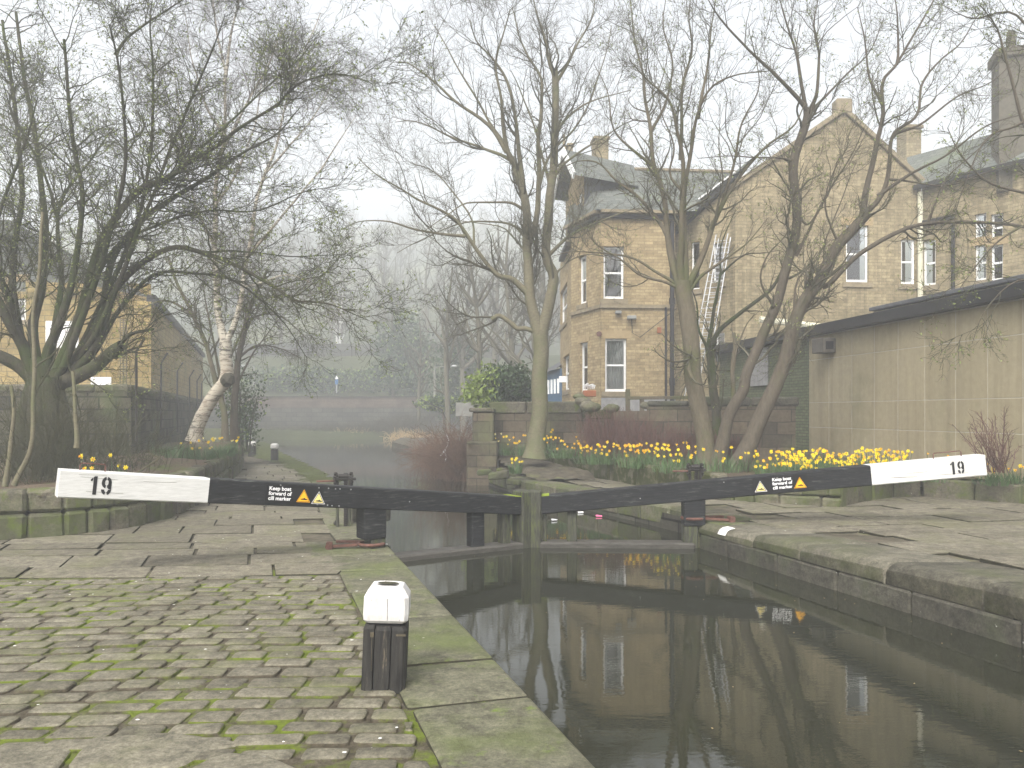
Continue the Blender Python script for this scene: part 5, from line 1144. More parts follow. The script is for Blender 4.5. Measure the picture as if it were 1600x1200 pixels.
T.limb([(835, 518), (822, 514), (809, 514), (799, 505), (781, 493), (769, 500)], 4, 3.5, 0, .1); T.limb([(821, 330), (800, 318), (773, 317), (727, 318), (700, 335), (660, 362)], 3, .9, 1); T.limb([(806, 256), (780, 240), (752, 231), (710, 217), (675, 199), (640, 188), (618, 190)], 3.5, .9, 2)
T.limb([(824, 375), (800, 352), (760, 345), (720, 350), (660, 375), (620, 395)], 2.6, .8, 1); T.limb([(825, 400), (802, 372), (775, 352), (700, 345)], 2.2, .8, 1); T.limb([(860, 300), (850, 250), (835, 200), (815, 140), (800, 110)], 3, 1, 6); T.limb([(840, 300), (860, 240), (905, 190), (940, 110), (955, 40)], 3, 1, 5)
T.limb([(857, 440), (875, 420), (893, 405), (920, 398), (960, 405)], 2.4, .8, 6); T.limb([(806, 255), (770, 200), (730, 130), (700, 80), (680, 40)], 3, 1, 2); T.limb([(741, 385), (735, 340), (700, 290), (668, 262), (640, 255)], 2.2, .8, 12)
T.build('bare_tree', 'smooth barked bare tree forking over the mossy mound by the water', 'bark_smooth', 'twig_grey', (1.7, .7), 3.4, (.8, .3), 7.5, (.36, .12), 9, .12, 1.5, .18, wig=.16, bare=1)

# pollarded tree in front of the ladder
T = Tree(17.4, .45, 5)
T.limb([(1106, 735), (1100, 690), (1089, 620), (1082, 575), (1080, 530), (1074, 490), (1068, 455), (1067, 440)], 14, 13)
for pts, r0, r1 in (([(1064, 450), (1048, 400), (1037, 319), (1022, 262), (1017, 206), (1009, 150), (1004, 116), (990, 60), (985, 0)], 7, 1.4), ([(1066, 450), (1062, 410), (1064, 375), (1067, 319), (1067, 255), (1060, 210), (1047, 161), (1011, 124), (985, 95)], 7.5, 1.3),
    ([(1070, 450), (1072, 400), (1068, 320), (1079, 240), (1090, 180), (1109, 139), (1150, 116), (1195, 110)], 6, 1.2), ([(1074, 450), (1086, 424), (1105, 380), (1124, 330), (1150, 285), (1195, 232), (1240, 199), (1258, 160)], 7, 1.4), ([(1060, 455), (1053, 444), (1025, 426), (990, 402), (937, 395), (895, 395), (862, 402)], 4, .9),
    ([(1064, 450), (1060, 430), (1039, 367), (1000, 311), (965, 283), (937, 255), (906, 251), (880, 262)], 5, 1), ([(1062, 452), (1040, 440), (1000, 430), (965, 405), (930, 380), (890, 330)], 3.5, .9), ([(1076, 455), (1100, 430), (1135, 405), (1170, 380), (1200, 340)], 4, 1), ([(1064, 250), (1064, 210), (1066, 142), (1079, 82), (1075, 30), (1080, -10)], 4, 1.2)):
    T.limb(pts, r0, r1, 0)
T.limb([(1090, 185), (1098, 140), (1105, 90), (1112, 40), (1120, -5)], 3.5, 1, 3); T.limb([(1017, 206), (1040, 160), (1050, 100), (1035, 40), (1040, 0)], 3, 1, 1); T.limb([(1022, 262), (985, 230), (960, 200), (950, 150), (930, 100)], 3, .9, 1); T.limb([(1079, 530), (1083, 550), (1076, 572), (1082, 590)], 5, 3, 0, -.6)
T.limb([(1124, 330), (1150, 250), (1160, 190), (1185, 140), (1180, 90)], 3, 1, 4); T.limb([(1067, 300), (1045, 270), (1052, 230), (1035, 180), (1030, 130)], 2.6, .9, 2)
T.build('bare_tree', 'knobbly bare tree fanning from a thick head before the white ladder', 'bark_grey', 'twig_grey', (1.5, .6), 4.0, (.7, .28), 7.5, (.32, .1), 9, .14, 1.35, .2, 2500, bare=1)

# the two leaning trunks by the green brick
T = Tree(17.2, .4, 8)
T.limb([(1118, 738), (1129, 690), (1139, 647), (1161, 610), (1165, 580), (1187, 535), (1210, 482), (1225, 430), (1244, 360), (1244, 311), (1240, 255), (1259, 195), (1264, 172)], 10, 6.5)
T.limb([(1264, 180), (1251, 157), (1210, 112), (1165, 75), (1120, 22), (1100, -10)], 5, 1.2, 0); T.limb([(1264, 175), (1277, 142), (1279, 86), (1270, 45), (1278, 0)], 4, 1.3, 0); T.limb([(1260, 190), (1255, 140), (1244, 82), (1225, 30), (1215, -10)], 4.5, 1.2, 0)
T.limb([(1240, 255), (1225, 250), (1190, 248), (1140, 244), (1090, 248)], 2.6, .8, 0); T.limb([(1244, 330), (1262, 350), (1295, 300), (1312, 250), (1335, 230)], 2.5, .8, 0); T.limb([(1210, 482), (1190, 440), (1200, 400), (1230, 360), (1225, 300)], 2.5, .8, 0); T.limb([(1262, 180), (1290, 150), (1320, 120), (1360, 80), (1380, 30)], 3, .9, 0)
T.limb([(1244, 400), (1270, 350), (1300, 290), (1330, 240), (1350, 200)], 3, .9, 0)
T.build('leaning_tree', 'left one of the twin leaning trunks, dark and sinuous past the gable', 'bark_brown', 'twig_grey', (1.4, .5), 4.2, (.65, .25), 7.5, (.32, .1), 9, .1, 1.5, .3, 2500)
T = Tree(16.8, .4, 12)
T.limb([(1148, 742), (1167, 704), (1187, 655), (1214, 595), (1232, 539), (1247, 494), (1262, 464), (1275, 446), (1311, 382), (1352, 334)], 15, 8)
T.limb([(1348, 338), (1354, 292), (1371, 225), (1382, 180), (1379, 131), (1401, 101), (1431, 49), (1458, 0), (1465, -20)], 6, 1.3, 0); T.limb([(1352, 334), (1375, 307), (1390, 255), (1397, 210), (1431, 180), (1442, 131), (1470, 95), (1499, 67), (1530, 20)], 5, 1.2, 0); T.limb([(1372, 306), (1412, 277), (1440, 262), (1476, 244), (1544, 195), (1600, 176), (1650, 160)], 3.5, 1, 2)
T.limb([(1285, 448), (1300, 442), (1337, 401), (1394, 367), (1450, 349), (1525, 347), (1600, 352), (1660, 372)], 5, 2, 0, -.25); T.limb([(1235, 535), (1240, 500), (1245, 440), (1280, 400), (1320, 300), (1340, 250)], 3, .9, 0); T.limb([(1377, 160), (1360, 120), (1350, 60), (1340, 10)], 3, 1, 1); T.limb([(1450, 349), (1460, 320), (1480, 280), (1520, 240), (1560, 200)], 2.5, .8, 4)
T.limb([(1385, 280), (1420, 285), (1480, 290), (1540, 270), (1600, 250)], 2.5, .8, 2); T.limb([(1401, 101), (1405, 60), (1400, 10), (1395, -20)], 2.5, 1, 1); T.limb([(1311, 382), (1290, 330), (1300, 270), (1330, 220)], 2.5, .8, 0); T.limb([(1400, 208), (1440, 195), (1500, 150), (1560, 120), (1610, 60)], 2.6, .8, 2); T.limb([(1262, 462), (1268, 440), (1262, 425), (1258, 440)], 4, 2, 0, -.3)
T.build('leaning_tree', 'right thicker one of the twin leaning trunks with long arching bough', 'bark_brown', 'twig_grey', (1.5, .5), 4.2, (.7, .25), 7.5, (.32, .1), 9, .1, 1.4, .3, 2500)
# small tree behind + pale broken stem
T = Tree(19.2, .3, 14)
T.limb([(1122, 715), (1119, 648), (1114, 600), (1110, 560), (1106, 540)], 8, 6); T.limb([(1108, 550), (1125, 515), (1161, 486), (1202, 456), (1222, 425), (1250, 380)], 4.5, 2, 0, -.1); T.limb([(1106, 545), (1115, 490), (1125, 430), (1128, 380), (1150, 330)], 4, 1, 0); T.limb([(1106, 545), (1090, 510), (1088, 470), (1070, 430)], 3, .9, 0)
T.limb([(1125, 430), (1160, 400), (1190, 395), (1220, 390)], 2, .8, 2); T.build('small_tree', 'small ivy green tree tucked behind the knobbly tree and side wall', 'bark_moss', 'twig_dark', (1.1, .4), 2.4, (.5, .2), 4.5, (.25, .1), 6, .1, 1.2, .2, 9000)
T = Tree(18.3, .3, 15); T.limb([(1146, 632), (1145, 600), (1144, 575), (1148, 540), (1145, 520)], 4.5, 2.5); T.limb([(1145, 580), (1152, 545), (1165, 510), (1180, 490)], 3, 1, 0); T.build('broken_stem', 'pale snapped sapling between the knobbly tree and the leaning trunks', 'bark_grey', 'twig_grey', (.5, .2), 1.5, (.3, .1), 2, l3n=0, flare=1.1)
# tree outside the frame at the right, its boughs hanging in
T = Tree(13.5, .5, 21)
T.limb([(1760, 780), (1750, 600), (1740, 480), (1720, 380)], 18, 12); T.limb([(1722, 390), (1680, 300), (1640, 240), (1600, 190), (1575, 100), (1560, 50), (1530, 10)], 6, 1.4, 0, .1); T.limb([(1722, 385), (1680, 330), (1630, 310), (1590, 300), (1540, 280), (1500, 240), (1480, 200)], 5, 1.1, 0, .1)
T.limb([(1725, 400), (1680, 370), (1620, 350), (1570, 370), (1530, 410), (1500, 450)], 4, 1, 0, .1); T.limb([(1722, 385), (1690, 260), (1650, 150), (1620, 60), (1600, -10)], 6, 1.6, 0, .1); T.limb([(1725, 420), (1690, 430), (1640, 440), (1590, 440), (1540, 480), (1520, 540)], 3, .9, 0, .1); T.limb([(1600, 190), (1580, 200), (1540, 220), (1500, 300), (1490, 350)], 2.6, .8, 1)
T.limb([(1620, 60), (1580, 20), (1520, 30), (1470, 10)], 2.6, .8, 4); T.build('overhanging_tree', 'bare boughs reaching in from the right edge over the fascia', 'bark_brown', 'twig_dark', (1.1, .4), 6.0, (.5, .2), 8, (.26, .08), 9, .0, 1.2, .3, 1800, maxr=.014)

# hawthorn clump on the left
T = Tree(15.0, .55, 31)
T.limb([(66, 765), (60, 690), (62, 640), (64, 590), (60, 560)], 20, 17)
T.limb([(28, 765), (32, 690), (40, 640), (52, 590)], 12, 11, 0, 0.01); T.limb([(112, 755), (104, 700), (95, 640), (84, 590)], 13, 12, 0, .01); T.limb([(90, 760), (84, 690), (80, 640), (78, 590)], 11, 12, 0, -.2)
st = [([(60, 600), (40, 545), (15, 500), (-25, 440)], 11, 7), ([(60, 590), (52, 520), (65, 450), (72, 380), (62, 250), (40, 130), (25, 20)], 10, 2), ([(70, 590), (76, 540), (92, 500), (115, 440), (122, 380), (128, 300), (110, 180), (100, 60)], 10, 2),
    ([(80, 600), (112, 530), (130, 480), (150, 400), (165, 360), (195, 319), (225, 292), (262, 281), (292, 255), (337, 229), (375, 199), (431, 165), (469, 127), (525, 116), (585, 131)], 10, 1.2), ([(85, 600), (130, 545), (158, 490), (180, 397), (210, 360), (247, 326), (311, 285), (349, 259), (397, 229), (435, 206), (470, 170)], 9, 1.3),
    ([(90, 600), (150, 540), (187, 440), (262, 390), (319, 394), (375, 416), (430, 450), (461, 469), (517, 476), (575, 500)], 8, 1), ([(88, 600), (120, 590), (150, 572), (175, 548), (188, 538)], 14, 8), ([(55, 600), (30, 520), (20, 400), (35, 300), (20, 150), (5, 30)], 9, 2),
    ([(85, 595), (105, 560), (150, 440), (175, 360), (190, 290), (195, 187), (180, 86), (169, 40)], 8, 1.8), ([(60, 600), (30, 570), (0, 555), (-30, 545)], 11, 9), ([(75, 595), (90, 480), (95, 420), (90, 330), (140, 250), (180, 200)], 7, 1.4), ([(80, 595), (130, 500), (150, 430), (200, 370), (262, 345), (330, 330), (400, 330), (470, 300), (530, 290)], 5, .8),
    ([(92, 598), (140, 560), (190, 480), (240, 430), (300, 425), (370, 440), (440, 500), (480, 560)], 6, .9), ([(50, 600), (20, 480), (-10, 400), (10, 300), (40, 220), (60, 150)], 7, 1.4), ([(110, 575), (160, 470), (215, 340), (240, 200), (235, 60), (240, 0)], 6, 1.4), ([(100, 585), (150, 520), (200, 400), (255, 260), (300, 150), (330, 80), (350, 20)], 6, 1.2)]
for pts, a, b in st: T.limb(pts, a, b, 0)
T.limb([(180, 86), (210, 49), (262, 11), (300, -10)], 3, 1.3, 9); T.limb([(185, 540), (205, 520), (240, 512)], 4, 2, 7, .1); T.limb([(180, 560), (205, 548), (235, 540)], 3, 1.6, 7, .1); T.limb([(90, 340), (60, 250), (20, 180), (0, 120)], 3, 1, 11)
T.limb([(262, 281), (330, 215), (400, 150), (470, 90), (500, 50)], 3, .9, 4); T.limb([(319, 394), (400, 395), (470, 400), (560, 395)], 2, .8, 6)
T.build('hawthorn_tree', 'huge dark many stemmed thorn tree spreading from the left bed', 'bark_moss', 'twig_dark', (1.8, .6), 6.5, (.75, .3), 9, (.32, .1), 9, .02, 1.15,   .2, 24000, wig=.2, maxr=.016, bare=4, l0len=1.25, l0n=.95)
for i, (pts, lab) in enumerate((([(8, 760), (15, 690), (22, 640), (18, 600)], 'thin pale sapling stem at the far left edge of the bed'), ([(22, 758), (45, 700), (52, 600), (55, 500), (62, 400), (66, 330)], 'slender green upright stem in front of the thorn tree'), ([(120, 700), (118, 640), (112, 580)], 'short stem beside the thorn tree foot'))):
    T = Tree(12.5, .2, 50 + i); T.limb(pts, 4, 2.4); T.build('sapling', lab, 'bark_smooth', 'twig_dark', (.8, .3), 1.6, (.4, .15), 3, (.2, .1), 3, .1, 1.2, .3)

# birch
T = Tree(23.0, .35, 41)
T.limb([(303, 690), (309, 668), (321, 640), (336, 615), (350, 598), (354, 580), (352, 560), (352, 532)], 11, 9.5); T.limb([(352, 535), (343, 500), (337, 439), (337, 375), (337, 292), (349, 210), (351, 124), (337, 37), (330, -15)], 7.5, 1.6, 0, .03); T.limb([(353, 534), (366, 508), (379, 450), (388, 400), (397, 330), (415, 270), (431, 232), (450, 150), (475, 80), (500, 20)], 6, 1.2, 0, .05)
T.limb([(351, 130), (360, 56), (372, 10), (380, -15)], 3, 1, 1); T.limb([(337, 390), (310, 330), (290, 260), (280, 180), (270, 90)], 3, .9, 1); T.limb([(388, 400), (431, 349), (487, 281), (532, 217), (556, 180)], 3, .8, 2); T.limb([(345, 240), (380, 170), (420, 100), (450, 30)], 3, .9, 1); T.limb([(337, 320), (370, 270), (400, 190), (410, 120), (430, 60)], 2.6, .8, 1)
T.limb([(349, 210), (320, 160), (300, 90), (290, 20)], 2.6, .8, 1); T.limb([(415, 270), (460, 220), (510, 150), (530, 80)], 2.2, .7, 2); T.limb([(379, 450), (410, 440), (450, 430), (500, 450), (540, 500)], 2, .7, 2)
bt = T.build('birch_tree', 'pale peeling birch with kinked leaning base and fine drooping twigs', 'birch_bark', 'birch_twig', (2.0, .8), 4.0, (1.0, .5), 7, (.55, .25), 10, .08, 1.3, .15, wig=.12, droop=.3, maxr=.012, bare=1, l0len=1.2, l0n=.5)
p = W(358, 592, 22.8); mb = MB(); tube(mb, [p + Vector((-.12, 0, -.1)), p + Vector((.02, -.08, .0)), p + Vector((.12, -.12, .12))], [.16, .2, .07], 9); mb.build('burr', 'bark_moss', bt)
T = Tree(25.0, .4, 44)
T.limb([(352, 690), (350, 650), (338, 600), (330, 570), (318, 530), (300, 490), (280, 450), (262, 400)], 6, 2); T.limb([(350, 650), (345, 600), (335, 540), (322, 480), (315, 420)], 4, 1.2, 0); T.limb([(345, 620), (360, 560), (385, 500), (410, 470), (440, 460)], 3, 1, 0); T.limb([(300, 490), (260, 470), (225, 480), (200, 500)], 2.5, .9, 0)
T.build('alder_tree', 'slim leaning tree behind the birch by the boundary wall', 'bark_grey', 'twig_grey', (1.6, .6), 4.5, (.7, .3), 6.5, (.32, .12), 7, .05, 1.2, .2)
T = Tree(25.6, .4, 45); T.limb([(368, 700), (366, 640), (372, 560), (385, 500), (400, 460), (418, 420)], 8, 2); T.limb([(372, 560), (400, 540), (440, 545), (470, 560)], 2.5, .8, 0); T.limb([(385, 500), (420, 490), (450, 500), (480, 530)], 2.2, .8, 0); T.limb([(370, 600), (390, 560), (420, 520), (450, 480)], 2.2, .8, 0)
T.build('towpath_tree', 'bare tree between birch and towpath with ivy at its foot', 'bark_brown', 'twig_grey', (1.5, .5), 4.5, (.7, .3), 6.5, (.32, .12), 7, .0, 1.2, .1)

# generic bare trees for the misty far side; shared meshes
def generic(seed, h, name, label, group, bk='bark_far', tw='twig_grey', spreadn=7, slim=.5):
    rng = random.Random(seed); t = root(name, label, 'tree', group); P, Rr = [], []; K = 10
    tr = np.array([[.03 * h * math.sin(k * .6 + seed) * k / 10, .03 * h * math.cos(k * .5 + seed) * k / 10, h * .92 * k / 9] for k in range(K)]); r_ = np.linspace(h * .017, h * .004, K); P.append(tr); Rr.append(r_)
    for i in range(spreadn):
        t0 = rng.uniform(.2, .8); b = tr[int(t0 * 9)]; a = rng.uniform(0, 6.28); e = rng.uniform(.5, 1.1); d = np.array([math.cos(a) * math.cos(e), math.sin(a) * math.cos(e), math.sin(e)]); L = h * slim * (1.15 - t0) * rng.uniform(.7, 1.1)
        pts = [b]
        for k in range(1, K): pts.append(pts[-1] + d * L / (K - 1)); d = d + np.array([rng.gauss(0, .12), rng.gauss(0, .12), .07]); d /= np.linalg.norm(d)
        P.append(np.array(pts)); Rr.append(np.linspace(h * .009, h * .002, K))
    P, Rr = np.array(P), np.array(Rr); np_mesh('trunk', [(*tubes_np(P, Rr, 6), 0)], [bk], t)
    a, ra = sprout(P, Rr, 14 / h, (.1 * h, .24 * h), 6, .2, (25, 60), .15, .16, .5, .4, .012, .4); b, rb = sprout(a, ra, 34 / h, (.04 * h, .1 * h), 4, .1, (25, 60), .1, .2, .6, .5, .009, .3); c, rc = sprout(b, rb, 40 / h, (.02 * h, .05 * h), 3, .1, (25, 60), .1, .2, .6, .5, .007, .3)
    np_mesh('crown', [(*tubes_np(a, ra, 4), 0), (*tubes_np(b, rb, 3), 0), (*tubes_np(c, rc, 3), 0)], [tw], t, smooth=False); return t
def copy_tree(src, loc, s, rz, label, group=None):
    r = src.copy(); COL.objects.link(r); r.location = loc; r.scale = (s, s, s); r.rotation_euler = (0, 0, rz); r['label'] = label
    if group: r['group'] = group
    for ch in list(src.children): c = ch.copy(); COL.objects.link(c); c.parent = r
    return r
protos = [generic(61 + k, 11, 'hill_tree', 'faint bare tree among the mist shrouded woodland on the far hillside', 'misty trees on the far hillside', spreadn=7 + k) for k in range(3)]
rng = random.Random(77); first = [True] * 3
def put(k, loc, s, lab, grp):
    if first[k]: first[k] = False; o = protos[k]; o.location = loc; o.scale = (s, s, s); o.rotation_euler.z = rng.random() * 6; o['label'] = lab; o['group'] = grp; return o
    return copy_tree(protos[k], loc, s, rng.random() * 6, lab, grp)
GL = 'faint bare tree among the mist shrouded woodland on the far hillside'; GG = 'misty trees on the far hillside'
for i in range(95):
    y = 90 + 120 * rng.random() ** 1.3; px = rng.uniform(330, 900); x = (px - 800) / F * y; put(i % 3, (x, y, hz_(x, y) - .2), rng.uniform(.8, 1.35), GL, GG)
for i, (px, Y, z, s) in enumerate(((700, 46, .2, .95), (745, 41, .2, 1.0), (800, 44, .3, 1.15), (655, 60, .5, .8), (850, 50, .3, 1.2), (725, 58, .4, 1.3), (775, 64, 1, 1.5), (615, 72, 2, 1.0), (835, 38, .3, .9))):
    put(i % 3, ((px - 800) / F * Y, Y, z), s, 'soft grey bare tree, %s counting from the brambles into the mist' % 'first second third fourth fifth sixth seventh eighth ninth'.split()[i], 'misty trees on the right bank')
for i, px in enumerate((527, 532)):
    g = generic(90 + i, 9, 'far_birch', ('left' if i == 0 else 'right') + ' one of two thin white birch trunks on the terrace wall', 'pair of far birches', 'bark_white_far', 'birch_twig', 4, .25); g.location = ((px - 800) / F * 88, 88, 7.4)

# leafy shrubs
def leafy(name, label, c, rad, n, leaf, m1='evergreen', m2='bright_leaf', mixf=.2, cat='shrub', stems=14, seed=1, bright=None, group=None):
    t = root(name, label, cat, group); g = np.random.default_rng(seed); c = np.array(c, float); rad = np.array(rad, float)
    mb = MB()
    for k in range(stems):
        a = unit(g.normal(size=3)); a[2] = abs(a[2]); e = c + a * rad * .8; b = c - np.array([0, 0, rad[2]]) + g.normal(size=3) * np.array([.2, .2, 0]) * rad; tube(mb, [b, (b + e) / 2 + g.normal(size=3) * .1, e], [.035, .02, .008], 5)
    mb.build('stem', 'bark_moss', t)
    cl = c + unit(g.normal(size=(int(n / 40) + 4, 3))) * rad * (g.random((int(n / 40) + 4, 1)) ** .4); ids = g.integers(0, len(cl), n); p = cl[ids] + g.normal(size=(n, 3)) * rad * .13
    u = unit(g.normal(size=(n, 3)) + np.array([0, 0, .3])); w = unit(np.cross(u, g.normal(size=(n, 3)))); s = (leaf * g.uniform(.6, 1.3, n))[:, None]
    V = np.stack([p, p + u * s * .5 + w * s * .28, p + u * s, p + u * s * .5 - w * s * .28], 1).reshape(-1, 3); Fq = np.arange(n * 4).reshape(-1, 4)
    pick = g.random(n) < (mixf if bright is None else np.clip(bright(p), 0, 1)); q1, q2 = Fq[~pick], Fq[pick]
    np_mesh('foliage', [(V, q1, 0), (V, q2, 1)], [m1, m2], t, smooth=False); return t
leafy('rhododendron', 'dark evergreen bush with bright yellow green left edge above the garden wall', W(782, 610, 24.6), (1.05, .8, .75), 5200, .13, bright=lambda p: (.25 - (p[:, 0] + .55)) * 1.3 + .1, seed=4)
leafy('holly_bush', 'dark glossy holly sprigs beside the towpath behind the birch', W(378, 640, 27), (.75, .6, 1.4), 2200, .1, mixf=.05, seed=5)
leafy('ivy_mass', 'dark ivy mass on the far retaining terrace', W(628, 565, 72), (2.6, 2, 4.2), 4200, .35, mixf=.1, seed=6, stems=4)
leafy('hedge', 'green hedge on the road bank in the mist', W(505, 594, 76), (7, 1.2, 1.3), 6000, .3, mixf=.25, seed=7, stems=8); leafy('conifer_mass', 'dim dark evergreen behind the right street lamp', W(722, 590, 60), (2.4, 2, 3.3), 3500, .3, mixf=.05, seed=8, stems=4)
leafy('hedge', 'low bright hedge right of the misty street lamp', W(710, 632, 50), (2.2, 1, .5), 2500, .2, mixf=.4, seed=9, stems=4)

# twiggy shrubs
def twiggy(name, label, c, n, h, spread, tw, lean=.35, sub=8, cat='shrub', group=None, wig=.12, up=.05, droop=0.0, fl=1.0, r=.006, lsub=.3):
    c = np.array(c, float); N = n; base = c + NP.normal(size=(N, 3)) * np.array([spread * .35, spread * .3 * fl, 0]); D = unit(np.stack([NP.normal(size=N) * lean + 0, NP.normal(size=N) * lean * fl, np.ones(N)], 1)); K = 7; P = np.empty((N, K, 3)); P[:, 0] = base; st = (h * NP.uniform(.55, 1.1, N) / (K - 1))[:, None]
    for k in range(1, K): P[:, k] = P[:, k - 1] + D * st; D = unit(D + NP.normal(size=(N, 3)) * wig + np.array([0, 0, up - droop * k / K]))
    Rr = np.linspace(r, r * .5, K)[None].repeat(N, 0); parts = [(*tubes_np(P, Rr, 4), 0)]
    if sub: a, ra = sprout(P, Rr, sub, (lsub * .4, lsub), 4, .15, (20, 50), up, wig, .7, .5, r * .45, .3, droop=droop); parts.append((*tubes_np(a, ra, 3), 0))
    o = np_mesh(name, parts, [tw], None, smooth=False); return tag(o, label, cat, group)
for i, (px, Y, zz) in enumerate(((935, 20.0, .65), (965, 19.4, .65), (995, 19.0, .62), (1030, 18.6, .62), (1062, 18.2, .6), (1118, 17.9, .6), (1150, 17.8, .58))):
    twiggy('dogwood_shrub', 'wine red bare dogwood, %s from the left behind the daffodils' % 'first second third fourth fifth sixth seventh'.split()[i], ((px - 800) / F * Y, Y, zz), 150, (1.05, 1.15, 1.0, .85, .75, .8, .6)[i], .75, 'twig_red', .3, 5, group='red dogwoods behind the daffodils')
twiggy('barberry_shrub', 'purple brown spiky shrub against the panels at the right edge', W(1560, 738, 13.9), 34, 1.05, .25, 'twig_red', .45, 16, lsub=.2, r=.008)
for i, (px, py, Y, h, n) in enumerate(((708, 742, 23.6, 1.75, 300), (730, 738, 22.9, 1.8, 300), (692, 720, 27, 1.3, 160), (668, 700, 33, 1.1, 110))):
    c = W(px, py, Y); c.z = -.2; twiggy('bramble', '%s clump of brown bare brambles hanging over the right water edge' % ('tall middle', 'nearest', 'third', 'farthest')[i], c, n, h, .8, 'twig_straw', .5, 6, 'bramble', 'brown brambles at the water', .2, -.02, .35, .8, .007, .5)
for i, (px, Y, h, n) in enumerate(((520, 61.5, .9, 110), (560, 61.2, 1.1, 120), (600, 61, 1.3, 150), (640, 59, 1.6, 200), (470, 62, .8, 90), (425, 62, .8, 90))):
    twiggy('scrub', 'misty grey scrub, %s along the far water edge' % ('second', 'third', 'fourth', 'fifth and tallest', 'first', 'leftmost')[i], ((px - 800) / F * Y, Y, .1), n, h, 2.4, 'twig_grey', .5, 4, 'shrub', 'scrub on the far bank', .2, .0, .1, .6, .015, .7)
for i, (px, Y) in enumerate(((560, 60.8), (630, 58), (648, 54))): twiggy('dead_reeds', 'pale straw coloured reeds %s at the far waterline' % ('left', 'middle', 'right')[i], ((px - 800) / F * Y, Y, -.2), 100, .9, 2.0, 'straw', .55, 0, 'reeds', 'dead reeds', .1, -.05, .4, .4, .018)
p = W(698, 700, 23.2); mb = MB(); q = [p + Vector((R.uniform(-.07, .07), -.1, .4 - k * .16)) for k in range(6)]; tube(mb, q, [.012, .02, .01, .03, .018, .01], 5); tube(mb, [q[3], q[3] + Vector((-.12, 0, -.14))], [.03, .012], 5); tag(mb.build('plastic_strip', 'bag'), 'white torn plastic caught in the brown brambles', 'litter')
for i, (px, Y, n, h) in enumerate(((15, 13.2, 90, 1.9), (75, 13.6, 110, 1.7), (135, 15.0, 90, 1.5), (190, 16.5, 60, 1.1))):
    twiggy('undergrowth_shrub', '%s dark tangled bare shrub around the thorn tree foot' % ('leftmost', 'second', 'third', 'rightmost')[i], ((px - 800) / F * Y, Y, .6), n, h, 1.5, 'twig_dark', .45, 7, 'shrub', 'tangled undergrowth by the thorn tree', .2, .0, .1, .8, .006, .45)
# leaf litter twigs and fallen branch on the left bed
T = Tree(14.6, .1, 71); T.limb([(208, 745), (222, 733), (240, 722), (248, 716), (236, 710), (232, 704)], 2.2, 1.2); T.limb([(240, 722), (250, 716), (246, 730), (238, 740)], 1.6, .8, 0); T.build('fallen_branch', 'pale dead branch lying on the left bed', 'bark_grey', 'twig_grey', (.25, .1), 2, (.1, .05), 2, l3n=0, flare=1, cat='branch')

# ------------------------------------------------------------------ daffodils
def flower_mesh(nm, pm, tm, s):
    mb = MB(); st = Vector((0, 0, 0)); d = Vector((0, -.8, .25)).normalized(); x = d.cross(Z).normalized(); y = x.cross(d)
    for k in range(6):
        a = k * math.pi / 3; b = a + .42; c_ = a - .42; u = x * math.cos(a) + y * math.sin(a); v = x * math.cos(b) + y * math.sin(b); w = x * math.cos(c_) + y * math.sin(c_)
        mb.add([st, st + w * s * .62 - d * .003, st + u * s, st + v * s * .62 - d * .003], [(0, 1, 2, 3)], 0)
    n = 8; vs = [st + (x * math.cos(2 * math.pi * i / n) + y * math.sin(2 * math.pi * i / n)) * s * r_ + d * dd for r_, dd in ((.18, 0), (.25, s * .45), (.38, s * .7)) for i in range(n)]
    mb.add(vs, [(j * n + i, j * n + (i + 1) % n, (j + 1) * n + (i + 1) % n, (j + 1) * n + i) for j in range(2) for i in range(n)], 1)
    o = mb.build(nm, [pm, tm], recalc=False); me = o.data; bpy.data.objects.remove(o); return me
FM = {'gold': flower_mesh('flower', 'petal', 'trumpet', .05), 'pale': flower_mesh('flower', 'pale_petal', 'petal', .045), 'yellow': flower_mesh('flower', 'petal', 'petal', .048), 'orange': flower_mesh('flower', 'orange_petal', 'trumpet', .048)}
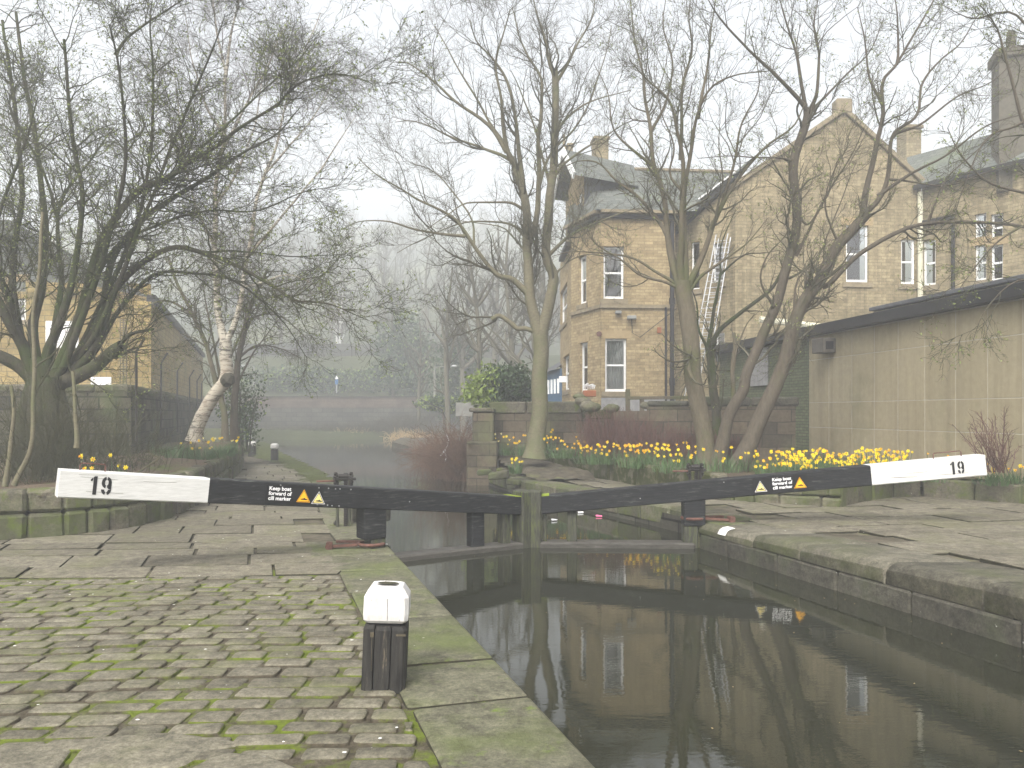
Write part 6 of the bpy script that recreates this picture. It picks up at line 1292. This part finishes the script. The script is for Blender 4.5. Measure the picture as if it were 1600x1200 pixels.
def clump(c, n_fl, kinds, label, group, rad=.25, h=.34, blades=60, scale=1.0, face=0.0):
    t = root('daffodil_clump', label, 'daffodils', group); t.location = c; mb = MB()
    for k in range(blades):
        a, r_ = R.uniform(0, 6.28), rad * math.sqrt(R.random()); b = Vector((r_ * math.cos(a), r_ * math.sin(a), -.03)); ln = h * R.uniform(.6, 1.05); ld = Vector((math.cos(a) * R.uniform(0, .5) + R.gauss(0, .12), math.sin(a) * R.uniform(0, .5) + R.gauss(0, .12), 1)).normalized()
        w = Vector((math.cos(a + 1.3), math.sin(a + 1.3), 0)) * .007 * scale; p = b; vs = []
        for j in range(5): ww = w * (1 - (j / 4) ** 2 * .85); vs += [p - ww, p + ww]; p = p + ld * ln / 4; ld = (ld + Vector((ld.x * .35, ld.y * .35, -.16 * j / 2))).normalized()
        mb.add(vs, [(2 * j, 2 * j + 1, 2 * j + 3, 2 * j + 2) for j in range(4)])
    fl = []
    for k in range(n_fl):
        a, r_ = R.uniform(0, 6.28), rad * math.sqrt(R.random()) * 1.05; b = Vector((r_ * math.cos(a), r_ * math.sin(a), 0)); tp = b * 1.15 + Vector((R.gauss(0, .02), R.gauss(0, .02), h * R.uniform(.55, 1.35))); tube(mb, [b, (b + tp) / 2 + Vector((.008, 0, 0)), tp], .004, 4); fl.append(tp)
    mb.build('leaves', 'leaf_blade', t, recalc=False)
    for tp in fl:
        o = bpy.data.objects.new('flower', FM[R.choice(kinds)]); COL.objects.link(o); o.parent = t; o.location = tp + Vector((0, -.01, 0)); o.rotation_euler = (R.uniform(-.3, .3), R.uniform(-.4, .4), R.gauss(face, .7)); s = R.uniform(.6, .9) * scale; o.scale = (s, s, s)
    return t
def gp(px, py, z, ): Y = F * (H - z) / (py - HZ); return ((px - 800) / F * Y, Y, z)
def at_(px, Y, z): return ((px - 800) / F * Y, Y, z)
clump(at_(790, 21.9, .6), 9, ['gold', 'pale', 'yellow'], 'mixed pale and gold daffodils under the garden wall left of the smooth tree', 'daffodils by the smooth tree', .25, .4); clump(at_(812, 21.7, .6), 9, ['orange', 'gold'], 'gold daffodils just touching the left side of the smooth trunk', 'daffodils by the smooth tree', .22, .38)
clump(gp(806, 738, .36), 7, ['yellow'], 'small clump of clear yellow daffodils on the mound in front of the trunk', 'daffodils by the smooth tree', .16, .36, 60); clump(at_(853, 21.2, .75), 6, ['gold'], 'daffodils standing just right of the smooth trunk', 'daffodils by the smooth tree', .2, .42)
row = [(872, 20.4, 9, ['orange', 'gold']), (888, 20.2, 7, ['orange', 'gold']), (907, 19.6, 9, ['orange']), (921, 18.8, 10, ['orange', 'gold']), (941, 18.4, 11, ['gold', 'yellow']), (958, 17.9, 11, ['orange', 'gold']), (985, 17.5, 11, ['orange']), (1002, 17.2, 10, ['gold', 'orange']), (1022, 16.7, 10, ['yellow', 'gold']), (1045, 16.2, 8, ['yellow']), (1062, 16.8, 8, ['gold']), (1088, 17.2, 10, ['gold', 'orange']), (1105, 16.2, 6, ['gold']), (1140, 15.9, 5, ['yellow', 'gold']), (1162, 16.0, 3, ['yellow'])]
words = 'first second third fourth fifth sixth seventh eighth ninth tenth eleventh twelfth thirteenth fourteenth fifteenth'.split()
for i, (px, Y, n, kd) in enumerate(row):
    Y += (-.35, .1, .55)[i % 3]; clump(at_(px, Y, .58 if Y < 19 else .62), n, kd, '%s daffodil clump from the left behind the mossy kerb' % words[i], 'daffodils behind the mossy kerb', .34, .36, 75)
for i in range(26):
    px = 1200 + (i % 13) * 17.5 + R.uniform(-5, 5); Y = 14.6 + (i // 13) * 1.3 + R.uniform(-.3, .3) + max(0, (px - 1330)) * .002
    if px < 1230: Y = 15.0 + (i // 13) * .6
    clump(at_(px, Y, .5), R.randint(8, 11), ['gold', 'yellow', 'yellow', 'gold', 'orange'], 'daffodil clump %s from the left in the %s row of the golden drift' % ((words[i % 13]), ('front', 'back')[i // 13]), 'dense golden drift below the panelled wall', .26, .38, 60)
clump(at_(1432, 14.8, .5), 3, ['gold'], 'sparse daffodils behind the painted beam near the panels', 'daffodils at the right edge', .3, .38, 60); clump(at_(1465, 14.6, .5), 2, ['gold'], 'two thin daffodils behind the white end of the right beam', 'daffodils at the right edge', .2, .4, 30)
for i, (px, Y, n) in enumerate(((1545, 14.3, 4), (1568, 14.2, 2), (1592, 14.2, 5))): clump(at_(px, Y, .48), n, ['gold'], ('leafy daffodils left of', 'low green daffodil leaves under', 'orange flecked daffodils right of')[i] + ' the purple shrub', 'daffodils at the right edge', .25, .3, 70)
zl_ = .62
clump(at_(137, 13.0, zl_), 4, ['gold'], 'four nodding daffodils behind the left white beam end', 'daffodils in the left bed', .12, .34, 18, 1.15); clump(at_(186, 13.2, zl_), 3, ['yellow'], 'daffodil pair standing right of the four behind the left beam', 'daffodils in the left bed', .12, .32, 26, 1.1)
for i, (px, Y, n) in enumerate(((255, 20, 0), (275, 19.5, 0), (300, 19.0, 2), (318, 18.8, 5), (335, 19.3, 6), (350, 20.2, 5), (362, 21.4, 4), (288, 20.4, 0))): clump(at_(px, Y, .66), n, ['gold', 'yellow', 'pale'], ('flowerless dark green leaves by the birch foot, left end', 'leaf tuft second from the left by the birch', 'leaf tuft with two buds under the birch lean', 'daffodils directly right of the birch foot', 'middle daffodils in the row by the birch', 'daffodils with pale blooms near the towpath kerb', 'last daffodils at the towpath end of the row', 'flowerless leaf tuft behind the birch foot')[i], 'daffodils and leaves by the birch', .28, .36, 110)

# ------------------------------------------------------------------ litter and loose leaves
for px, py, mat, nm, lab in ((907, 791, 'white_litter', 'wrapper', 'crumpled white wrapper floating behind the gate'), (936, 806, 'pink_litter', 'wrapper', 'pink wrapper floating against the far stone edge'), (866, 812, 'bag', 'wrapper', 'clear scrap of plastic floating beside the mitre post')):
    p = G(px, max(py, 800), ZW + .02); mb = MB(); box(mb, p, Vector((1, R.uniform(-.4, .4), 0)).normalized(), (0, 1, 0), Z, .11, .07, .02, .005, 0, .5, .01); tag(mb.build(nm, mat), lab, 'litter')
mb = MB()
for k in range(420):
    px = R.uniform(560, 600); s = R.uniform(.008, .022)
    if k < 230: Y = R.uniform(12.5, 18); x = ex(EDGE_L, Y) - R.uniform(2.2, 3.4); z = .006
    elif k < 330: Y = R.uniform(8.6, 13); x = R.uniform(-6, -3); z = .008
    else: x, Y = R.uniform(3.6, 9), R.uniform(9.5, 13.5); z = ZR + .008 + ZF(Y)
    if k >= 330 and x < RX(Y) + .3: continue
    a = R.uniform(0, 6.28); c = Vector((x, Y, z)); u = Vector((math.cos(a), math.sin(a), R.uniform(-.1, .3))) * s; w = Vector((-math.sin(a), math.cos(a), 0)) * s * .5; mb.add([c - u, c + w, c + u, c - w], [(0, 1, 2, 3)])
tag(mb.build('leaf_litter', 'soil', recalc=False), 'scattered dead leaves on the flags', 'leaf litter', kind='stuff')
mb = MB()
for k in range(110):
    Y = R.uniform(2.9, 12); x = R.uniform(-5, LX(Y) - .1) if k < 100 else R.uniform(RX(Y) + .4, RX(Y) + 5); z = .013 if k < 100 else ZR + .009 + ZF(Y)
    s = R.uniform(.003, .013); n = 7; c = Vector((x, Y, z)); ps = [c + Vector((math.cos(i * 6.28 / n) * s * R.uniform(.5, 1.3), math.sin(i * 6.28 / n) * s * R.uniform(.5, 1.3), 0)) for i in range(n)]; mb.add(ps, [tuple(range(n))])
tag(mb.build('bird_droppings', 'mortar_white', recalc=False), 'pale specks spattered over the paving', 'droppings', kind='stuff')

mb = MB()
for k in range(80):
    Y = R.uniform(3.5, 11) if k < 50 else R.uniform(12.5, 30); f_ = R.random() ** .6 if k % 2 else 1 - R.random() ** 1.5 * .3; x = LX(Y) + .1 + f_ * 4.2; s = R.uniform(.004, .011); a = R.uniform(0, 6.28); c = Vector((x, Y, ZW + .004)); u = Vector((math.cos(a), math.sin(a), .08)) * s; w = Vector((-math.sin(a), math.cos(a), 0)) * s * .55; mb.add([c - u, c + w, c + u, c - w], [(0, 1, 2, 3)])
tag(mb.build('floating_leaves', 'straw', recalc=False), 'tiny dead leaves and scum specks floating on the lock water', 'leaf litter', kind='stuff')

# ------------------------------------------------------------------ haze
t = NT('haze_air'); t.t.nodes.remove(t.p); pv = t.n('ShaderNodeVolumePrincipled'); pv.inputs['Color'].default_value = (.95, .975, 1.0, 1); pv.inputs['Density'].default_value = FOG; pv.inputs['Anisotropy'].default_value = 0.2
t.t.links.new(pv.outputs[0], t.out.inputs['Volume']); MAT['haze'] = t.m
mb = MB(); box(mb, (-15, 121, 34), (1, 0, 0), (0, 1, 0), Z, 450, 266, 71, 0); o = mb.build('haze', 'haze'); o['kind'] = 'stuff'; o['label'] = 'even morning mist filling the valley'; o['category'] = 'haze'
